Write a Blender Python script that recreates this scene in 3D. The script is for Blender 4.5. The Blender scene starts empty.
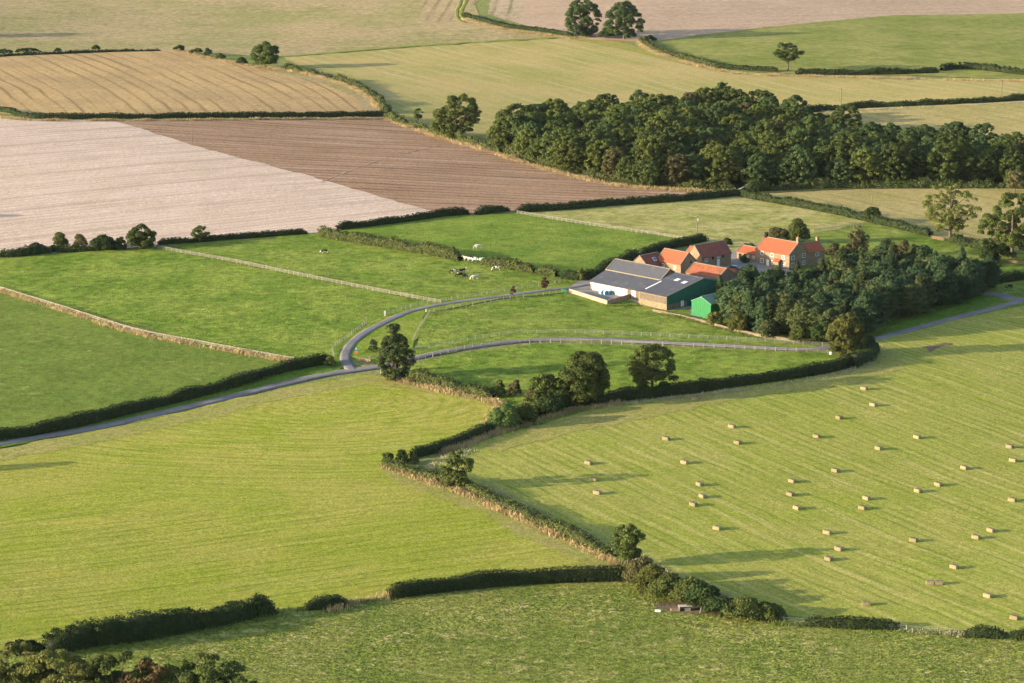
import bpy, bmesh, math, random
import numpy as np
from mathutils import Vector, Matrix, geometry

random.seed(7)
rng = np.random.default_rng(7)
R = math.radians
scene = bpy.context.scene
col = scene.collection

# ------------------------------------------------------------------ camera, sky, sun, exposure
CAM_H, PITCH, FPX, W, H = 190.0, R(13.0), 2700.0, 1024, 683
cam_d = bpy.data.cameras.new('camera')
cam_d.sensor_width = 36.0
cam_d.lens = FPX / W * 36.0
cam_d.clip_start, cam_d.clip_end = 1.0, 30000.0
cam = bpy.data.objects.new('camera', cam_d)
col.objects.link(cam)
cam.location = (0, 0, CAM_H)
cam.rotation_euler = (math.pi / 2 - PITCH, 0, 0)
scene.camera = cam

SUN_EL, SUN_AZ = R(11.0), R(13.0)         # light travels right (+x) and a little away (+y)
sdir = Vector((math.cos(SUN_AZ) * math.cos(SUN_EL), math.sin(SUN_AZ) * math.cos(SUN_EL), -math.sin(SUN_EL)))
world = bpy.data.worlds.new('World')
scene.world = world
world.use_nodes = True
wn = world.node_tree
sky = wn.nodes.new('ShaderNodeTexSky')
sky.sky_type = 'NISHITA'
sky.sun_disc = False
sky.sun_elevation = SUN_EL
sky.sun_rotation = math.atan2(-sdir.x, -sdir.y)
sky.air_density, sky.dust_density, sky.ozone_density = 1.0, 1.5, 1.0
wn.links.new(sky.outputs[0], wn.nodes['Background'].inputs[0])
wn.nodes['Background'].inputs[1].default_value = 0.15
sun_d = bpy.data.lights.new('sun', 'SUN')
sun_d.energy = 4.4
sun_d.angle = R(0.5)
sun_d.color = (1.0, 0.85, 0.62)
sun = bpy.data.objects.new('sun', sun_d)
col.objects.link(sun)
sun.location = (-300, 0, 400)
sun.rotation_euler = sdir.to_track_quat('-Z', 'Y').to_euler()

scene.view_settings.view_transform = 'Standard'
scene.view_settings.look = 'None'
scene.view_settings.gamma = 1.0
scene.view_settings.use_curve_mapping = False
scene.view_settings.exposure = 1.8
scene.render.engine = 'CYCLES'
scene.cycles.max_bounces = 5
scene.cycles.diffuse_bounces = 3
scene.cycles.transparent_max_bounces = 4
scene.cycles.use_denoising = True

# ------------------------------------------------------------------ terrain and pixel helpers
def sstep(t):
    t = np.clip(t, 0, 1)
    return t * t * (3 - 2 * t)
FARM = (108.0, 905.0)
def hgt(x, y):
    x = np.asarray(x, float); y = np.asarray(y, float)
    w = 2.3 * np.sin(x / 105 + 0.4) * np.sin(y / 135 + 1.0) + 1.3 * np.sin((x * .8 + y * .55) / 78 + 2.0) \
        + 0.5 * np.sin((x * .6 - y * .9) / 36)
    damp = 1 - np.exp(-((x - FARM[0]) ** 2 + (y - FARM[1]) ** 2) / (2 * 55.0 ** 2))
    edge = 1 - sstep((np.hypot(x, y) - 2600) / 1500)
    return w * damp * edge + 16 * sstep((y - 1300) / 900)
def hz(x, y):
    return float(hgt(x, y))
FWD = Vector((0, math.cos(PITCH), -math.sin(PITCH)))
UPV = Vector((0, math.sin(PITCH), math.cos(PITCH)))
def ray(px, py):
    return (FWD * FPX + Vector((1, 0, 0)) * (px - W / 2) + UPV * (H / 2 - py)).normalized()
def g(px, py):
    """ground point seen at a picture position of the photograph"""
    d = ray(px, py)
    z = 0.0
    for _ in range(25):
        t = (z - CAM_H) / d.z
        x, y = d.x * t, d.y * t
        z = 0.5 * z + 0.5 * hz(x, y)
    return Vector((x, y, hz(x, y)))
def g2(px, py):
    p = g(px, py)
    return (p.x, p.y)
def mpp(p):
    return (Vector(p) - Vector((0, 0, CAM_H))).dot(FWD) / FPX

def tag(o, label=None, cat=None, group=None, kind=None):
    if label: o['label'] = label
    if cat: o['category'] = cat
    if group: o['group'] = group
    if kind: o['kind'] = kind
    return o
def empty(name, loc, rz=0.0, label=None, cat=None, group=None):
    o = bpy.data.objects.new(name, None)
    col.objects.link(o)
    o.location = loc
    o.rotation_euler = (0, 0, rz)
    o.empty_display_size = 0.5
    return tag(o, label, cat, group)
def link(name, me, parent=None):
    o = bpy.data.objects.new(name, me)
    col.objects.link(o)
    if parent is not None: o.parent = parent
    return o
def mesh_np(name, verts, faces, mats, midx=None, smooth=False):
    """faces: (N,k) int array"""
    verts = np.asarray(verts, np.float32).reshape(-1, 3)
    me = bpy.data.meshes.new(name)
    if isinstance(faces, np.ndarray):
        n, k = faces.shape
        me.vertices.add(len(verts)); me.vertices.foreach_set('co', verts.ravel())
        me.loops.add(n * k); me.loops.foreach_set('vertex_index', faces.ravel().astype(np.int32))
        me.polygons.add(n)
        me.polygons.foreach_set('loop_start', np.arange(0, n * k, k, dtype=np.int32))
        if midx is not None: me.polygons.foreach_set('material_index', np.asarray(midx, np.int32))
        me.update(calc_edges=True)
        me.validate()
    else:
        me.from_pydata([tuple(v) for v in verts], [], faces)
        if midx is not None: me.polygons.foreach_set('material_index', np.asarray(midx, np.int32))
    for m in (mats if isinstance(mats, (list, tuple)) else [mats]): me.materials.append(m)
    if smooth: me.polygons.foreach_set('use_smooth', [True] * len(me.polygons))
    return me
class MB:
    """collects boxes, prisms and tubes into one mesh"""
    def __init__(s): s.v, s.f, s.m = [], [], []
    def add(s, vs, fs, mi=0):
        b = len(s.v)
        s.v += [tuple(v) for v in vs]
        s.f += [[b + i for i in f] for f in fs]
        s.m += [mi] * len(fs)
        return s
    def box(s, x0, y0, z0, x1, y1, z1, mi=0):
        vs = [(x0, y0, z0), (x1, y0, z0), (x1, y1, z0), (x0, y1, z0), (x0, y0, z1), (x1, y0, z1), (x1, y1, z1), (x0, y1, z1)]
        return s.add(vs, [[3, 2, 1, 0], [4, 5, 6, 7], [0, 1, 5, 4], [1, 2, 6, 5], [2, 3, 7, 6], [3, 0, 4, 7]], mi)
    def bar(s, a, b, w, h, mi=0):
        a, b = Vector(a), Vector(b)
        d = b - a
        sx = Vector((d.y, -d.x, 0)); sx = sx.normalized() * w / 2 if sx.length > 1e-6 else Vector((w / 2, 0, 0))
        up = sx.cross(d).normalized() * h / 2
        if up.z < 0: up = -up
        vs = [p + q for p in (a, b) for q in (-sx - up, sx - up, sx + up, -sx + up)]
        return s.add(vs, [[0, 1, 2, 3], [7, 6, 5, 4], [0, 4, 5, 1], [1, 5, 6, 2], [2, 6, 7, 3], [3, 7, 4, 0]], mi)
    def tube(s, pts, rads, n=8, mi=0):
        pts = [Vector(p) for p in pts]
        vs = []
        for i, p in enumerate(pts):
            d = (pts[min(i + 1, len(pts) - 1)] - pts[max(i - 1, 0)]).normalized()
            a = d.cross(Vector((0.31, 0.95, 0.05)) if abs(d.z) > .5 else Vector((0, 0, 1))).normalized()
            b = d.cross(a)
            for k in range(n):
                t = 2 * math.pi * k / n
                vs.append(p + (a * math.cos(t) + b * math.sin(t)) * rads[i])
        fs = []
        for i in range(len(pts) - 1):
            for k in range(n):
                k2 = (k + 1) % n
                fs.append([i * n + k, i * n + k2, (i + 1) * n + k2, (i + 1) * n + k])
        fs.append([k for k in range(n)][::-1]); fs.append([(len(pts) - 1) * n + k for k in range(n)])
        return s.add(vs, fs, mi)
    def mesh(s, name, mats, smooth=False):
        me = mesh_np(name, s.v, s.f, mats, s.m, smooth)
        bm = bmesh.new(); bm.from_mesh(me)
        bmesh.ops.recalc_face_normals(bm, faces=bm.faces)
        bm.to_mesh(me); bm.free()
        return me
    def build(s, name, mats, parent=None, smooth=False):
        return link(name, s.mesh(name, mats, smooth), parent)

# ------------------------------------------------------------------ materials
class NT:
    def __init__(s, name):
        s.mat = bpy.data.materials.new(name); s.mat.use_nodes = True
        s.t = s.mat.node_tree; s.t.nodes.clear()
        s.out = s.n('ShaderNodeOutputMaterial')
    def n(s, typ, **kw):
        nd = s.t.nodes.new(typ)
        for k, v in kw.items(): setattr(nd, k, v)
        return nd
    def set(s, sock, v):
        if isinstance(v, bpy.types.NodeSocket): s.t.links.new(v, sock)
        elif isinstance(v, (tuple, list)) and len(v) == 3 and sock.type == 'RGBA': sock.default_value = (*v, 1)
        else: sock.default_value = v
    def math(s, op, a, b=None, c=None, clamp=False):
        nd = s.n('ShaderNodeMath', operation=op, use_clamp=clamp)
        for i, v in enumerate((a, b, c)):
            if v is not None: s.set(nd.inputs[i], v)
        return nd.outputs[0]
    def vmath(s, op, a, b=None, scale=None):
        nd = s.n('ShaderNodeVectorMath', operation=op)
        s.set(nd.inputs[0], a)
        if b is not None: s.set(nd.inputs[1], b)
        if scale is not None: s.set(nd.inputs['Scale'], scale)
        return nd.outputs['Value'] if op in ('DOT_PRODUCT', 'LENGTH', 'DISTANCE') else nd.outputs[0]
    def noise(s, vec, scale, detail=2.0, rough=0.5, color=False):
        nd = s.n('ShaderNodeTexNoise')
        s.set(nd.inputs['Vector'], vec); s.set(nd.inputs['Scale'], scale)
        nd.inputs['Detail'].default_value = detail; nd.inputs['Roughness'].default_value = rough
        return nd.outputs['Color' if color else 'Fac']
    def mix(s, f, a, b, blend='MIX'):
        nd = s.n('ShaderNodeMix', data_type='RGBA', blend_type=blend)
        s.set(nd.inputs[0], f); s.set(nd.inputs[6], a); s.set(nd.inputs[7], b)
        return nd.outputs[2]
    def maprange(s, v, a, b, c=0.0, d=1.0, smooth=True):
        nd = s.n('ShaderNodeMapRange', interpolation_type='SMOOTHSTEP' if smooth else 'LINEAR')
        for i, q in enumerate((v, a, b, c, d)): s.set(nd.inputs[i], q)
        return nd.outputs[0]
    def pos(s): return s.n('ShaderNodeNewGeometry').outputs['Position']
    def fuzzy_normal(s, vec, scale, k):
        c = s.noise(vec, scale, 2.0, 0.6, True)
        v = s.vmath('SCALE', s.vmath('SUBTRACT', c, (0.5, 0.5, 0.5)), scale=k)
        return s.vmath('NORMALIZE', s.vmath('ADD', v, s.n('ShaderNodeNewGeometry').outputs['Normal']))
    def diffuse(s, c, normal=None, rough=0.9, spec=0.1):
        b = s.n('ShaderNodeBsdfPrincipled')
        s.set(b.inputs['Base Color'], c); s.set(b.inputs['Roughness'], rough)
        b.inputs['Specular IOR Level'].default_value = spec
        if normal is not None: s.set(b.inputs['Normal'], normal)
        s.t.links.new(b.outputs[0], s.out.inputs[0])
        return b

def hsv_jit(c, f): return tuple(min(1, q * f) for q in c)

def field_mat(name, c1, c2, stripes=(), patch=45.0, tuft=2.2, tuft_amt=0.35, c3=None, c3_scale=6.0, c3_lo=0.58, c3_hi=0.72, k=2.4, fine=0.3, nscale=6.0):
    """ground cover: two blended colours, patches, tufts, rows (straight or curved), flecks of a third colour"""
    t = NT(name)
    P = t.pos()
    big = t.noise(P, 1.0 / patch, 4.0, 0.62)
    c = t.mix(t.maprange(big, 0.36, 0.64), c1, c2)
    if c3 is not None:
        f3 = t.noise(P, 1.0 / c3_scale, 5.0, 0.7)
        c = t.mix(t.maprange(f3, c3_lo, c3_hi), c, c3)
    sep = t.n('ShaderNodeSeparateXYZ'); t.set(sep.inputs[0], P)
    X, Y = sep.outputs[0], sep.outputs[1]
    wob = t.noise(P, 1 / 60.0, 2.0)
    for st in stripes:
        if 'center' in st:
            cx, cy = st['center']
            dx, dy = t.math('SUBTRACT', X, cx), t.math('SUBTRACT', Y, cy)
            dx = t.math('MULTIPLY', dx, st.get('squash', 1.0))
            u = t.math('SQRT', t.math('ADD', t.math('MULTIPLY', dx, dx), t.math('MULTIPLY', dy, dy)))
            v = t.math('MULTIPLY', t.math('ARCTAN2', dy, dx), st.get('arc', 100.0))
        else:
            a = st['angle']
            u = t.math('ADD', t.math('MULTIPLY', X, -math.sin(a)), t.math('MULTIPLY', Y, math.cos(a)))
            v = t.math('ADD', t.math('MULTIPLY', X, math.cos(a)), t.math('MULTIPLY', Y, math.sin(a)))
            if 'bend' in st:
                b, v0 = st['bend']
                vv = t.math('SUBTRACT', v, v0)
                u = t.math('ADD', u, t.math('MULTIPLY', t.math('MULTIPLY', vv, vv), b))
        u = t.math('ADD', u, t.math('MULTIPLY', wob, st.get('wobble', 3.0)))
        per = st['period']
        q = t.math('ABSOLUTE', t.math('SUBTRACT', t.math('FRACT', t.math('DIVIDE', u, per)), 0.5))
        w = st.get('width', 0.25)
        line = t.maprange(q, 0.0, w, 1.0, 0.0)
        cmb = t.n('ShaderNodeCombineXYZ')
        t.set(cmb.inputs[0], t.math('DIVIDE', u, per * st.get('aniso', 0.45))); t.set(cmb.inputs[1], t.math('DIVIDE', v, st.get('run', 45.0)))
        streak = t.noise(cmb.outputs[0], 1.0, 3.0, 0.6)
        m = t.math('MULTIPLY', line, t.maprange(streak, 0.3, 0.62))
        m = t.math('ADD', t.math('MULTIPLY', m, st.get('line', 0.6)), t.math('MULTIPLY', t.maprange(streak, 0.42, 0.7), st.get('streak', 0.4)), clamp=True)
        if 'mask' in st:
            mx, my, r0, r1, sgn = st['mask']
            d = t.vmath('DISTANCE', P, (mx, my, 0.0))
            m = t.math('MULTIPLY', m, t.maprange(d, r0, r1, *((1.0, 0.0) if sgn > 0 else (0.0, 1.0))))
        c = t.mix(t.math('MULTIPLY', m, st.get('amt', 1.0)), c, st['color'])
    tf = t.noise(P, 1.0 / tuft, 4.0, 0.7)
    tv = t.maprange(tf, 0.28, 0.72, 1 - tuft_amt, 1 + tuft_amt, False)
    ff = t.noise(P, 1.0 / 0.55, 2.0, 0.6)
    fv = t.maprange(ff, 0.3, 0.7, 1 - fine, 1 + fine, False)
    s = t.math('MULTIPLY', tv, fv)
    c = t.mix(1.0, c, s, 'MULTIPLY')
    t.diffuse(c, t.fuzzy_normal(P, nscale, k), 1.0, 0.03)
    return t.mat

def leaf_mat(name, dark, light, trans=0.28, scale=0.28, tips=None):
    t = NT(name)
    geo = t.n('ShaderNodeNewGeometry'); oi = t.n('ShaderNodeObjectInfo')
    isl = geo.outputs['Random Per Island']
    nz = t.noise(geo.outputs['Position'], scale, 3.0, 0.6)
    f = t.math('ADD', t.math('MULTIPLY', isl, 0.3), t.math('MULTIPLY', t.maprange(nz, 0.3, 0.7), 0.7))
    c = t.mix(f, dark, light)
    if tips is not None:
        c = t.mix(t.maprange(t.noise(geo.outputs['Position'], 0.7, 3.0), 0.6, 0.72), c, tips)
    val = t.math('ADD', 0.78, t.math('MULTIPLY', oi.outputs['Random'], 0.44))
    c = t.mix(1.0, c, val, 'MULTIPLY')
    b = t.n('ShaderNodeBsdfPrincipled')
    t.set(b.inputs['Base Color'], c); b.inputs['Roughness'].default_value = 0.7
    b.inputs['Specular IOR Level'].default_value = 0.06
    tr = t.n('ShaderNodeBsdfTranslucent'); t.set(tr.inputs[0], c)
    mx = t.n('ShaderNodeMixShader'); mx.inputs[0].default_value = trans
    t.t.links.new(b.outputs[0], mx.inputs[1]); t.t.links.new(tr.outputs[0], mx.inputs[2])
    t.t.links.new(mx.outputs[0], t.out.inputs[0])
    return t.mat
def plain_mat(name, c, var=0.2, scale=1.5, rough=0.8, spec=0.2, c2=None, metallic=0.0):
    t = NT(name)
    P = t.n('ShaderNodeTexCoord').outputs['Object']
    nz = t.noise(P, scale, 5.0, 0.65)
    cc = t.mix(t.maprange(nz, 0.3, 0.7), hsv_jit(c, 1 - var), c2 or hsv_jit(c, 1 + var))
    b = t.diffuse(cc, None, rough, spec); b.inputs['Metallic'].default_value = metallic
    return t.mat
def stone_mat(name, c1, c2, mortar, bw=0.45, bh=0.22):
    t = NT(name)
    tc = t.n('ShaderNodeTexCoord'); P = tc.outputs['Object']
    sep = t.n('ShaderNodeSeparateXYZ'); t.set(sep.inputs[0], P)
    cmb = t.n('ShaderNodeCombineXYZ')
    t.set(cmb.inputs[0], t.math('ADD', sep.outputs[0], sep.outputs[1])); t.set(cmb.inputs[1], sep.outputs[2])
    br = t.n('ShaderNodeTexBrick'); t.set(br.inputs['Vector'], cmb.outputs[0])
    br.inputs['Scale'].default_value = 1.0
    br.inputs['Brick Width'].default_value = bw; br.inputs['Row Height'].default_value = bh
    br.inputs['Mortar Size'].default_value = 0.025
    t.set(br.inputs['Color1'], c1); t.set(br.inputs['Color2'], c2); t.set(br.inputs['Mortar'], mortar)
    nz = t.noise(P, 0.9, 5.0, 0.7)
    c = t.mix(1.0, br.outputs['Color'], t.maprange(nz, 0.25, 0.75, 0.6, 1.35, False), 'MULTIPLY')
    t.diffuse(c, None, 0.95, 0.1)
    return t.mat
def roof_mat(name, c1, c2, rib=0.33, axis=0, amt=0.35, stain=None, spec=0.15):
    """pantiles or corrugated sheet: ribs down the slope, courses, weathering"""
    t = NT(name)
    P = t.n('ShaderNodeTexCoord').outputs['Object']
    sep = t.n('ShaderNodeSeparateXYZ'); t.set(sep.inputs[0], P)
    u = t.math('FRACT', t.math('DIVIDE', sep.outputs[axis], rib))
    rb = t.math('ABSOLUTE', t.math('SUBTRACT', u, 0.5))
    cz = t.math('FRACT', t.math('DIVIDE', sep.outputs[2], 0.3))
    nz = t.noise(P, 0.7, 6.0, 0.7)
    c = t.mix(t.maprange(nz, 0.35, 0.65), c1, c2)
    if stain: c = t.mix(t.maprange(t.noise(P, 0.35, 5.0, 0.7), 0.52, 0.7), c, stain)
    val = t.math('MULTIPLY', t.maprange(rb, 0.0, 0.5, 1 - amt, 1 + amt, False), t.maprange(cz, 0, 1, 0.9, 1.1, False))
    c = t.mix(1.0, c, val, 'MULTIPLY')
    t.diffuse(c, None, 0.75, spec)
    return t.mat
def ang(p0, p1):
    a, b = g(*p0), g(*p1)
    return math.atan2(b.y - a.y, b.x - a.x)

def vat(a, px):
    p = g(*px)
    return p.x * math.cos(a) + p.y * math.sin(a)

M = {}
M['bark'] = plain_mat('bark', (0.085, 0.065, 0.045), 0.4, 3.0)
M['bark_pale'] = plain_mat('bark_pale', (0.30, 0.27, 0.23), 0.3, 2.0)
M['twig'] = plain_mat('twig', (0.020, 0.024, 0.010), 0.5, 2.0)
M['leaf_wood'] = leaf_mat('leaf_wood', (0.036, 0.055, 0.016), (0.078, 0.104, 0.028))
M['leaf_wood_light'] = leaf_mat('leaf_wood_light', (0.055, 0.074, 0.018), (0.108, 0.130, 0.032))
M['leaf_wood_cool'] = leaf_mat('leaf_wood_cool', (0.032, 0.056, 0.021), (0.070, 0.102, 0.035))
M['leaf_wood_brown'] = leaf_mat('leaf_wood_brown', (0.055, 0.054, 0.024), (0.105, 0.096, 0.040))
M['leaf_oak'] = leaf_mat('leaf_oak', (0.038, 0.055, 0.015), (0.088, 0.110, 0.027))
M['leaf_ash'] = leaf_mat('leaf_ash', (0.070, 0.085, 0.022), (0.150, 0.165, 0.045), 0.3)
M['leaf_rust'] = leaf_mat('leaf_rust', (0.070, 0.050, 0.020), (0.130, 0.085, 0.034))
M['leaf_autumn'] = leaf_mat('leaf_autumn', (0.060, 0.068, 0.017), (0.125, 0.130, 0.033))
M['leaf_olive_dark'] = leaf_mat('leaf_olive_dark', (0.040, 0.047, 0.013), (0.098, 0.100, 0.026))
M['leaf_purple'] = leaf_mat('leaf_purple', (0.055, 0.022, 0.020), (0.105, 0.045, 0.035))
M['leaf_pine'] = leaf_mat('leaf_pine', (0.018, 0.038, 0.017), (0.052, 0.080, 0.032), 0.08)
M['leaf_pine_olive'] = leaf_mat('leaf_pine_olive', (0.024, 0.036, 0.013), (0.072, 0.086, 0.030), 0.08)
M['leaf_yew'] = leaf_mat('leaf_yew', (0.022, 0.036, 0.014), (0.058, 0.078, 0.026), 0.08)
M['leaf_hedge'] = leaf_mat('leaf_hedge', (0.012, 0.024, 0.008), (0.036, 0.055, 0.014), 0.12, 0.5)
M['leaf_hedge_olive'] = leaf_mat('leaf_hedge_olive', (0.032, 0.045, 0.012), (0.080, 0.095, 0.024), 0.15, 0.5)
M['leaf_bramble'] = leaf_mat('leaf_bramble', (0.040, 0.068, 0.020), (0.090, 0.135, 0.036), 0.15, 0.5)
M['straw_grass'] = leaf_mat('straw_grass', (0.24, 0.18, 0.085), (0.48, 0.37, 0.20), 0.3, 0.3)
M['white_grass'] = leaf_mat('white_grass', (0.20, 0.18, 0.11), (0.40, 0.36, 0.23), 0.3, 0.3)
M['rough_grass'] = leaf_mat('rough_grass', (0.06, 0.085, 0.018), (0.14, 0.165, 0.04), 0.3, 0.3)

# ------------------------------------------------------------------ ground sheets
def inside(poly, pts):
    x, y = pts[:, 0], pts[:, 1]
    res = np.zeros(len(pts), bool)
    n = len(poly)
    for i in range(n):
        x0, y0 = poly[i]; x1, y1 = poly[(i + 1) % n]
        c = (y0 > y) != (y1 > y)
        if y1 != y0:
            res ^= c & (x < (x1 - x0) * (y - y0) / (y1 - y0) + x0)
    return res
def resample(pts, step, closed=False):
    pts = [Vector(p[:2]) for p in pts]
    if closed: pts = pts + [pts[0]]
    out = []
    for a, b in zip(pts, pts[1:]):
        n = max(1, int(round((b - a).length / step)))
        for i in range(n): out.append(a.lerp(b, i / n))
    if not closed: out.append(pts[-1])
    return out
def smooth_line(pts, step, it=2):
    """Catmull-Rom through the points, evenly resampled"""
    P = [Vector(p[:2]) for p in pts]
    if len(P) < 3: return resample(P, step)
    Q = [2 * P[0] - P[1]] + P + [2 * P[-1] - P[-2]]
    out = []
    for i in range(1, len(Q) - 2):
        p0, p1, p2, p3 = Q[i - 1:i + 3]
        n = max(2, int((p2 - p1).length / step) + 1)
        for k in range(n):
            t = k / n
            out.append(0.5 * ((2 * p1) + (p2 - p0) * t + (2 * p0 - 5 * p1 + 4 * p2 - p3) * t * t + (3 * p1 - p0 - 3 * p2 + p3) * t ** 3))
    out.append(P[-1])
    return out
_off = [0.02]
def sheet(name, label, px, mat, off=None, step=7.0, jit=0.5):
    if off is None:
        off = _off[0]; _off[0] += 0.006
    poly = resample([g2(*p) for p in px], step, True)
    poly = [(p.x + rng.normal() * jit, p.y + rng.normal() * jit) for p in poly]
    A = np.array(poly)
    gx, gy = np.meshgrid(np.arange(A[:, 0].min(), A[:, 0].max(), 9.0), np.arange(A[:, 1].min(), A[:, 1].max(), 9.0))
    G = np.c_[gx.ravel(), gy.ravel()]
    G = G[inside(poly, G)]
    # keep inner points away from the edge
    if len(G):
        d = np.full(len(G), 1e9)
        for q in A: d = np.minimum(d, np.hypot(G[:, 0] - q[0], G[:, 1] - q[1]))
        G = G[d > 3.5]
    n = len(poly)
    vs = [Vector(p) for p in poly] + [Vector(p) for p in G]
    r = geometry.delaunay_2d_cdt(vs, [(i, (i + 1) % n) for i in range(n)], [], 1, 1e-4)
    v = np.array([(p.x, p.y) for p in r[0]])
    z = hgt(v[:, 0], v[:, 1]) + off
    me = mesh_np(name, np.c_[v, z], [list(f) if (Vector(v[f[1]]) - Vector(v[f[0]])).cross(Vector(v[f[2]]) - Vector(v[f[0]])) > 0 else list(f)[::-1] for f in r[2]], mat, smooth=True)
    return tag(link(name, me), label, None, None, 'structure')
def ribbon(name, label, line, width, mat, off, crown=0.0, wob=0.12):
    pts = smooth_line(line, 3.0)
    vs, fs = [], []
    ks = (-1.08, -1, -.5, 0, .5, 1, 1.08)
    for i, p in enumerate(pts):
        d = (pts[min(i + 1, len(pts) - 1)] - pts[max(i - 1, 0)]).normalized()
        nrm = Vector((-d.y, d.x))
        w = (width[0] + (width[1] - width[0]) * i / (len(pts) - 1)) if isinstance(width, tuple) else width
        for k in ks:
            q = p + nrm * (k * w / 2 + (rng.normal() * wob if abs(k) == 1 else 0))
            vs.append((q.x, q.y, hz(q.x, q.y) + off + crown * (1 - k * k) - (.3 if abs(k) > 1 else 0)))
    for i in range(len(pts) - 1):
        for k in range(6):
            fs.append([i * 7 + k + 1, i * 7 + k, (i + 1) * 7 + k, (i + 1) * 7 + k + 1])
    me = mesh_np(name, vs, fs, mat, smooth=True)
    return tag(link(name, me), label, None, None, 'structure')

F = {}
F['base'] = field_mat('ground_cover', (.17, .17, .06), (.13, .15, .045))
F['far'] = field_mat('far_meadow', (.275, .21, .11), (.19, .18, .066), patch=70, tuft=4,
    stripes=[dict(angle=ang((0, 30), (300, 25)), period=9, color=(.27, .20, .11), line=.3, streak=.7, run=90)], k=1.6)
F['far_strip'] = field_mat('far_stubble_strip', (.30, .225, .125), (.26, .20, .11), tuft=3,
    stripes=[dict(angle=ang((425, 18), (437, 0)), period=8, color=(.17, .13, .07), line=.8, streak=.2, run=90)], k=1.6)
F['gold'] = field_mat('golden_stubble', (.37, .25, .115), (.30, .205, .10), patch=50, tuft=2.5, tuft_amt=.25,
    stripes=[dict(angle=ang((60, 75), (118, 108)), period=8.5, color=(.19, .125, .058), line=.8, streak=.25, run=120, width=.2, bend=(0.0005, vat(ang((60, 75), (118, 108)), (150, 85))), wobble=5)], k=1.6)
F['olive'] = field_mat('mown_olive_field', (.295, .23, .085), (.225, .205, .062), patch=60, tuft=3, tuft_amt=.12,
    stripes=[dict(angle=ang((376, 82), (496, 117)), period=10, color=(.33, .265, .135), line=.4, streak=.5, run=110, wobble=6)], k=1.6)
F['pink'] = field_mat('pink_stubble', (.35, .245, .17), (.31, .22, .15), patch=60, tuft=4, tuft_amt=.22,
    stripes=[dict(angle=ang((600, 10), (900, 2)), period=16, color=(.27, .195, .13), line=.4, streak=.35, run=90)], k=1.6)
F['pink_strip'] = field_mat('striped_stubble', (.33, .25, .165), (.28, .22, .14), tuft=4,
    stripes=[dict(angle=ang((506, 17), (511, 0)), period=10, color=(.15, .12, .06), line=.9, streak=.2, run=110, width=.22)], k=1.6)
F['upper_green'] = field_mat('upper_green_field', (.145, .160, .036), (.195, .190, .056), patch=45, tuft=6, tuft_amt=.3, k=2.0)
F['cream'] = field_mat('cream_stubble', (.47, .355, .285), (.43, .325, .25), patch=25, tuft=1.5, tuft_amt=.2,
    stripes=[dict(angle=ang((0, 185), (250, 163)), period=25, color=(.32, .24, .19), line=.8, streak=.08, run=80, width=.16, wobble=4),
             dict(angle=ang((0, 185), (250, 163)), period=5.2, color=(.30, .23, .175), line=.65, streak=.35, run=45, wobble=4)], k=1.8)
F['plough'] = field_mat('ploughed_soil', (.275, .172, .108), (.24, .148, .09), patch=40, tuft=1.5, tuft_amt=.3,
    stripes=[dict(angle=ang((200, 130), (420, 142)), period=6.5, color=(.135, .08, .048), line=.95, streak=.25, run=50, width=.42),
             dict(angle=ang((200, 130), (420, 142)), period=19, color=(.30, .205, .145), line=.6, streak=.3, run=60)], k=2.4)
GREEN = dict(c1=(.088, .135, .016), c2=(.140, .178, .028), patch=22, tuft=3.2, tuft_amt=.5, c3=(.17, .185, .035), c3_scale=8, c3_lo=.52, c3_hi=.74, k=2.4, nscale=3.0)
F['green'] = field_mat('pasture_grass', **GREEN)
F['green_b'] = field_mat('grazed_pasture', **{**GREEN, 'c1': (.094, .140, .018), 'c2': (.150, .182, .032)})
F['green_smooth'] = field_mat('smooth_pasture', **{**GREEN, 'tuft_amt': .3, 'c1': (.092, .142, .018), 'c3_lo': .65})
F['green_dull'] = field_mat('dull_pasture', (.086, .118, .020), (.112, .142, .026), patch=30, tuft=2.4, tuft_amt=.35, c3=(.25, .235, .085), c3_scale=5, c3_lo=.56, c3_hi=.76, k=2.4,
    stripes=[dict(angle=ang((0, 350), (150, 400)), period=7, color=(.10, .15, .025), line=.1, streak=.5, run=20)])
F['pale_pasture'] = field_mat('pale_pasture', (.205, .20, .055), (.29, .255, .10), patch=20, tuft=4, tuft_amt=.4, c3=(.11, .155, .03), c3_scale=9, c3_lo=.55, c3_hi=.7, k=2.4)
F['green_right'] = field_mat('farm_green', (.095, .14, .020), (.15, .175, .036), patch=25, tuft=4, tuft_amt=.45, c3=(.19, .19, .06), c3_scale=8, k=2.4)
F['tan'] = field_mat('tan_meadow', (.265, .215, .08), (.30, .235, .10), patch=40, tuft=3, tuft_amt=.25,
    stripes=[dict(angle=ang((800, 196), (960, 234)), period=10, color=(.18, .165, .06), line=.3, streak=.5, run=60)], k=1.8)
cF = g2(330, 405)
F['hay'] = field_mat('mown_hay_field', (.192, .214, .023), (.245, .228, .042), patch=35, tuft=1.6, tuft_amt=.2, fine=.3, c3=(.165, .195, .022), c3_scale=14, k=1.7,
    stripes=[dict(angle=ang((20, 505), (250, 477)), period=6.5, amt=.6, color=(.33, .28, .085), line=.45, streak=.5, run=55, wobble=9, mask=(*cF, 60, 125, -1)),
             dict(angle=ang((20, 505), (250, 477)), period=3.1, color=(.11, .15, .012), line=.4, streak=.45, run=25, wobble=9, mask=(*cF, 60, 125, -1)),
             dict(center=cF, squash=.62, period=5.5, amt=.6, color=(.34, .285, .10), line=.6, streak=.5, run=30, wobble=10, mask=(*cF, 60, 125, 1)),
             dict(center=cF, squash=.62, period=3.1, color=(.11, .15, .012), line=.4, streak=.45, run=25, wobble=10, mask=(*cF, 60, 125, 1))])
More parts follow.
